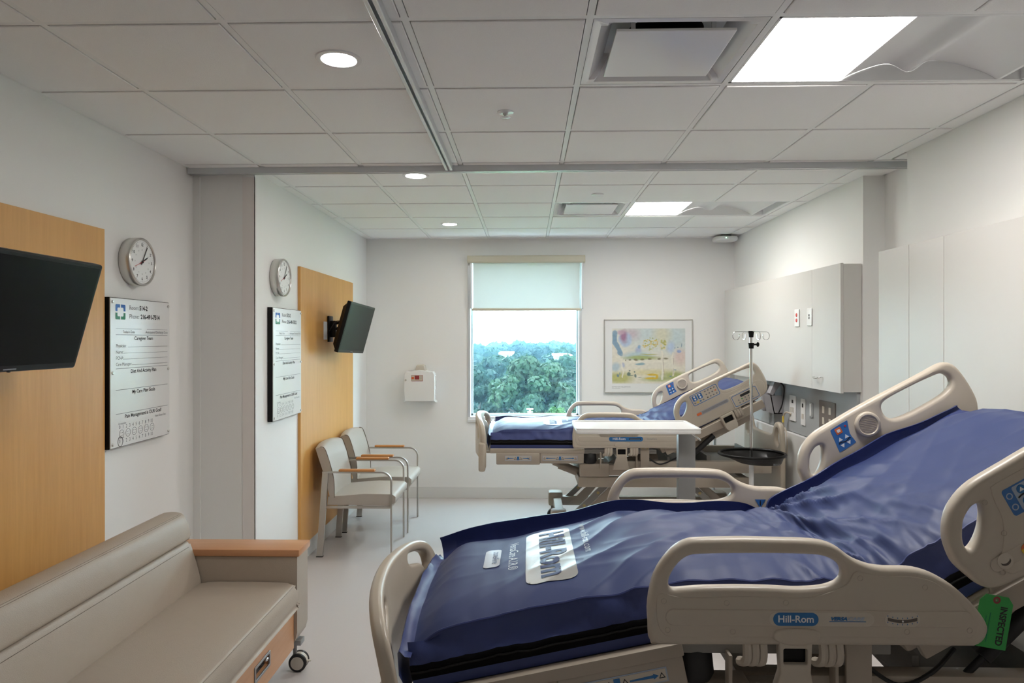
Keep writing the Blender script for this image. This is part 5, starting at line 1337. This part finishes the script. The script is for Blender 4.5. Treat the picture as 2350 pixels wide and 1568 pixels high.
def plate(name, label, cat, y0, y1, z0, z1, x, m, group=None):
    t = thing(name, label, cat, (x, (y0+y1)/2, z0), group)
    link('cover_plate', profile([rrect(-y1, -y0, z0, z1, .006, 3)], .008, .0025, frame((x-.004, 0, 0), (0, -1, 0), (0, 0, 1))), m, t)
    return t
t = plate('red_outlet', 'white wall plate with two red emergency sockets on the cabinet door', 'outlet', 5.13, 5.215, 1.775, 1.905, CX, 'white_plastic')
for z in (1.822, 1.862): link('socket', profile([circ(-5.172, z, .014, 20)], .004, .001, frame((CX-.009, 0, 0), (0, -1, 0), (0, 0, 1))), 'red', t)
t = plate('data_outlet', 'white wall plate with two small dark jacks on the cabinet door', 'outlet', 4.905, 4.985, 1.778, 1.902, CX, 'white_plastic')
for z in (1.833, 1.853): link('jack', profile([rrect(-4.952, -4.938, z-.007, z+.007, .001, 2)], .002, .0003, frame((CX-.0085, 0, 0), (0, -1, 0), (0, 0, 1))), 'ink_black', t)
GXW = XR2-.022
t = plate('nurse_call_plate', 'wide pale nurse-call station with a cord plugged in below the long cabinet', 'call station', 5.50, 5.625, 1.02, 1.225, GXW, 'white_plastic')
B().box(GXW-.011, GXW-.008, 5.545, 5.57, 1.165, 1.19).obj('socket', 'ink_black', t, False)
for k in range(3): B().box(GXW-.0105, GXW-.008, 5.53+k*.028, 5.545+k*.028, 1.09, 1.13).obj('button', 'rail_label', t, False)
t = plate('nurse_call_plate', 'narrow pale nurse-call station below the long cabinet', 'call station', 5.315, 5.395, 1.01, 1.215, GXW, 'white_plastic')
B().box(GXW-.011, GXW-.008, 5.345, 5.365, 1.15, 1.18).obj('socket', 'ink_black', t, False)
B().box(GXW-.0105, GXW-.008, 5.338, 5.372, 1.06, 1.10).obj('button', 'rail_label', t, False)
t = plate('switch_plate', 'slim pale switch plate between the call station and the brown outlets', 'switch', 5.175, 5.235, 1.09, 1.20, GXW, 'wall_grey')
B().box(GXW-.012, GXW-.008, 5.195, 5.218, 1.10, 1.19, .002).obj('rocker', 'white_plastic', t, False)
t = plate('gang_outlet', 'brown four-socket outlet plate below the long cabinet', 'outlet', 4.80, 5.06, 1.015, 1.235, GXW, 'outlet_brown')
for y in (4.86, 4.965):
    for z in (1.065, 1.145): B().box(GXW-.011, GXW-.008, y, y+.035, z, z+.05, .002).obj('socket', 'rail_label', t, False)
t = thing('instrument_holder', 'grey diagnostic instrument holder on the headwall beside the call station', 'instrument holder', (GXW, 5.93, 1.10))
B().box(GXW-.085, GXW, 6.02, 6.09, 1.05, 1.28, .012).obj('wall_transformer', 'holder_grey', t)
b = B().prism([(GXW-.10, 1.205), (GXW, 1.205), (GXW, 1.05), (GXW-.07, 1.05)], 5.80, 5.808).prism([(GXW-.10, 1.205), (GXW, 1.205), (GXW, 1.05), (GXW-.07, 1.05)], 5.977, 5.985)
b.prism([(GXW-.10, 1.205), (GXW-.092, 1.205), (GXW-.062, 1.05), (GXW-.07, 1.05)], 5.80, 5.985).prism([(GXW-.066, 1.058), (GXW, 1.058), (GXW, 1.05), (GXW-.07, 1.05)], 5.80, 5.985)
b.obj('open_holder', 'holder_grey', t)
B().prism([(GXW-.11, 1.225), (GXW-.09, 1.205), (GXW-.02, 1.30), (GXW-.03, 1.33), (GXW-.07, 1.325)], 5.78, 5.86).bevel(.006, 2).obj('handset', 'holder_grey', t)
B().tube(smooth_path([(GXW-.03, 5.80, 1.32), (GXW-.01, 5.74, 1.28), (GXW-.012, 5.76, 1.15), (GXW-.03, 5.80, 1.06)], 6, False), .005, 8).obj('cord', 'black_rubber', t)
t = thing('call_cord', 'beige call cord with a yellow tag hanging from the wide call station', 'cord', (GXW-.03, 5.65, .8))
pts = smooth_path([(GXW-.01, 5.58, 1.075), (GXW-.03, 5.64, 1.08), (GXW-.035, 5.68, 1.04), (GXW-.03, 5.69, .97), (GXW-.028, 5.685, .90), (GXW-.03, 5.70, .80), (GXW-.03, 5.66, .72), (GXW-.028, 5.61, .78), (GXW-.027, 5.63, .90), (GXW-.028, 5.67, .95)], 6, False)
B().tube(pts, .007, 8).obj('cord_run', 'rail_beige', t)
B().box(GXW-.045, GXW-.040, 5.655, 5.685, .995, 1.045).obj('cord_tag', 'yellow', t, False)

# grey tubular frame standing behind the bed
t = thing('folding_walker', 'grey tubular metal walking frame standing behind the bed by the window', 'walking frame', (1.75, 6.8, 0))
for x in (1.52, 1.80):
    B().tube(smooth_path([(x, 6.66, .005), (x+.015, 6.68, .45), (x+.03, 6.70, .80), (x+.04, 6.78, .86), (x+.03, 6.90, .80), (x+.015, 6.93, .45), (x, 6.96, .005)], 5, False), .0135, 10).obj('side_tube', 'alu_paint', t)
for z in (.42, .60): B().tube([(1.53, 6.68, z), (1.82, 6.68, z)], .011, 8).obj('cross_tube', 'alu_paint', t)
for x in (1.52, 1.80):
    for y in (6.66, 6.96): B().cyl((x, y, 0), (x, y, .03), .018).obj('rubber_tip', 'black_rubber', t)
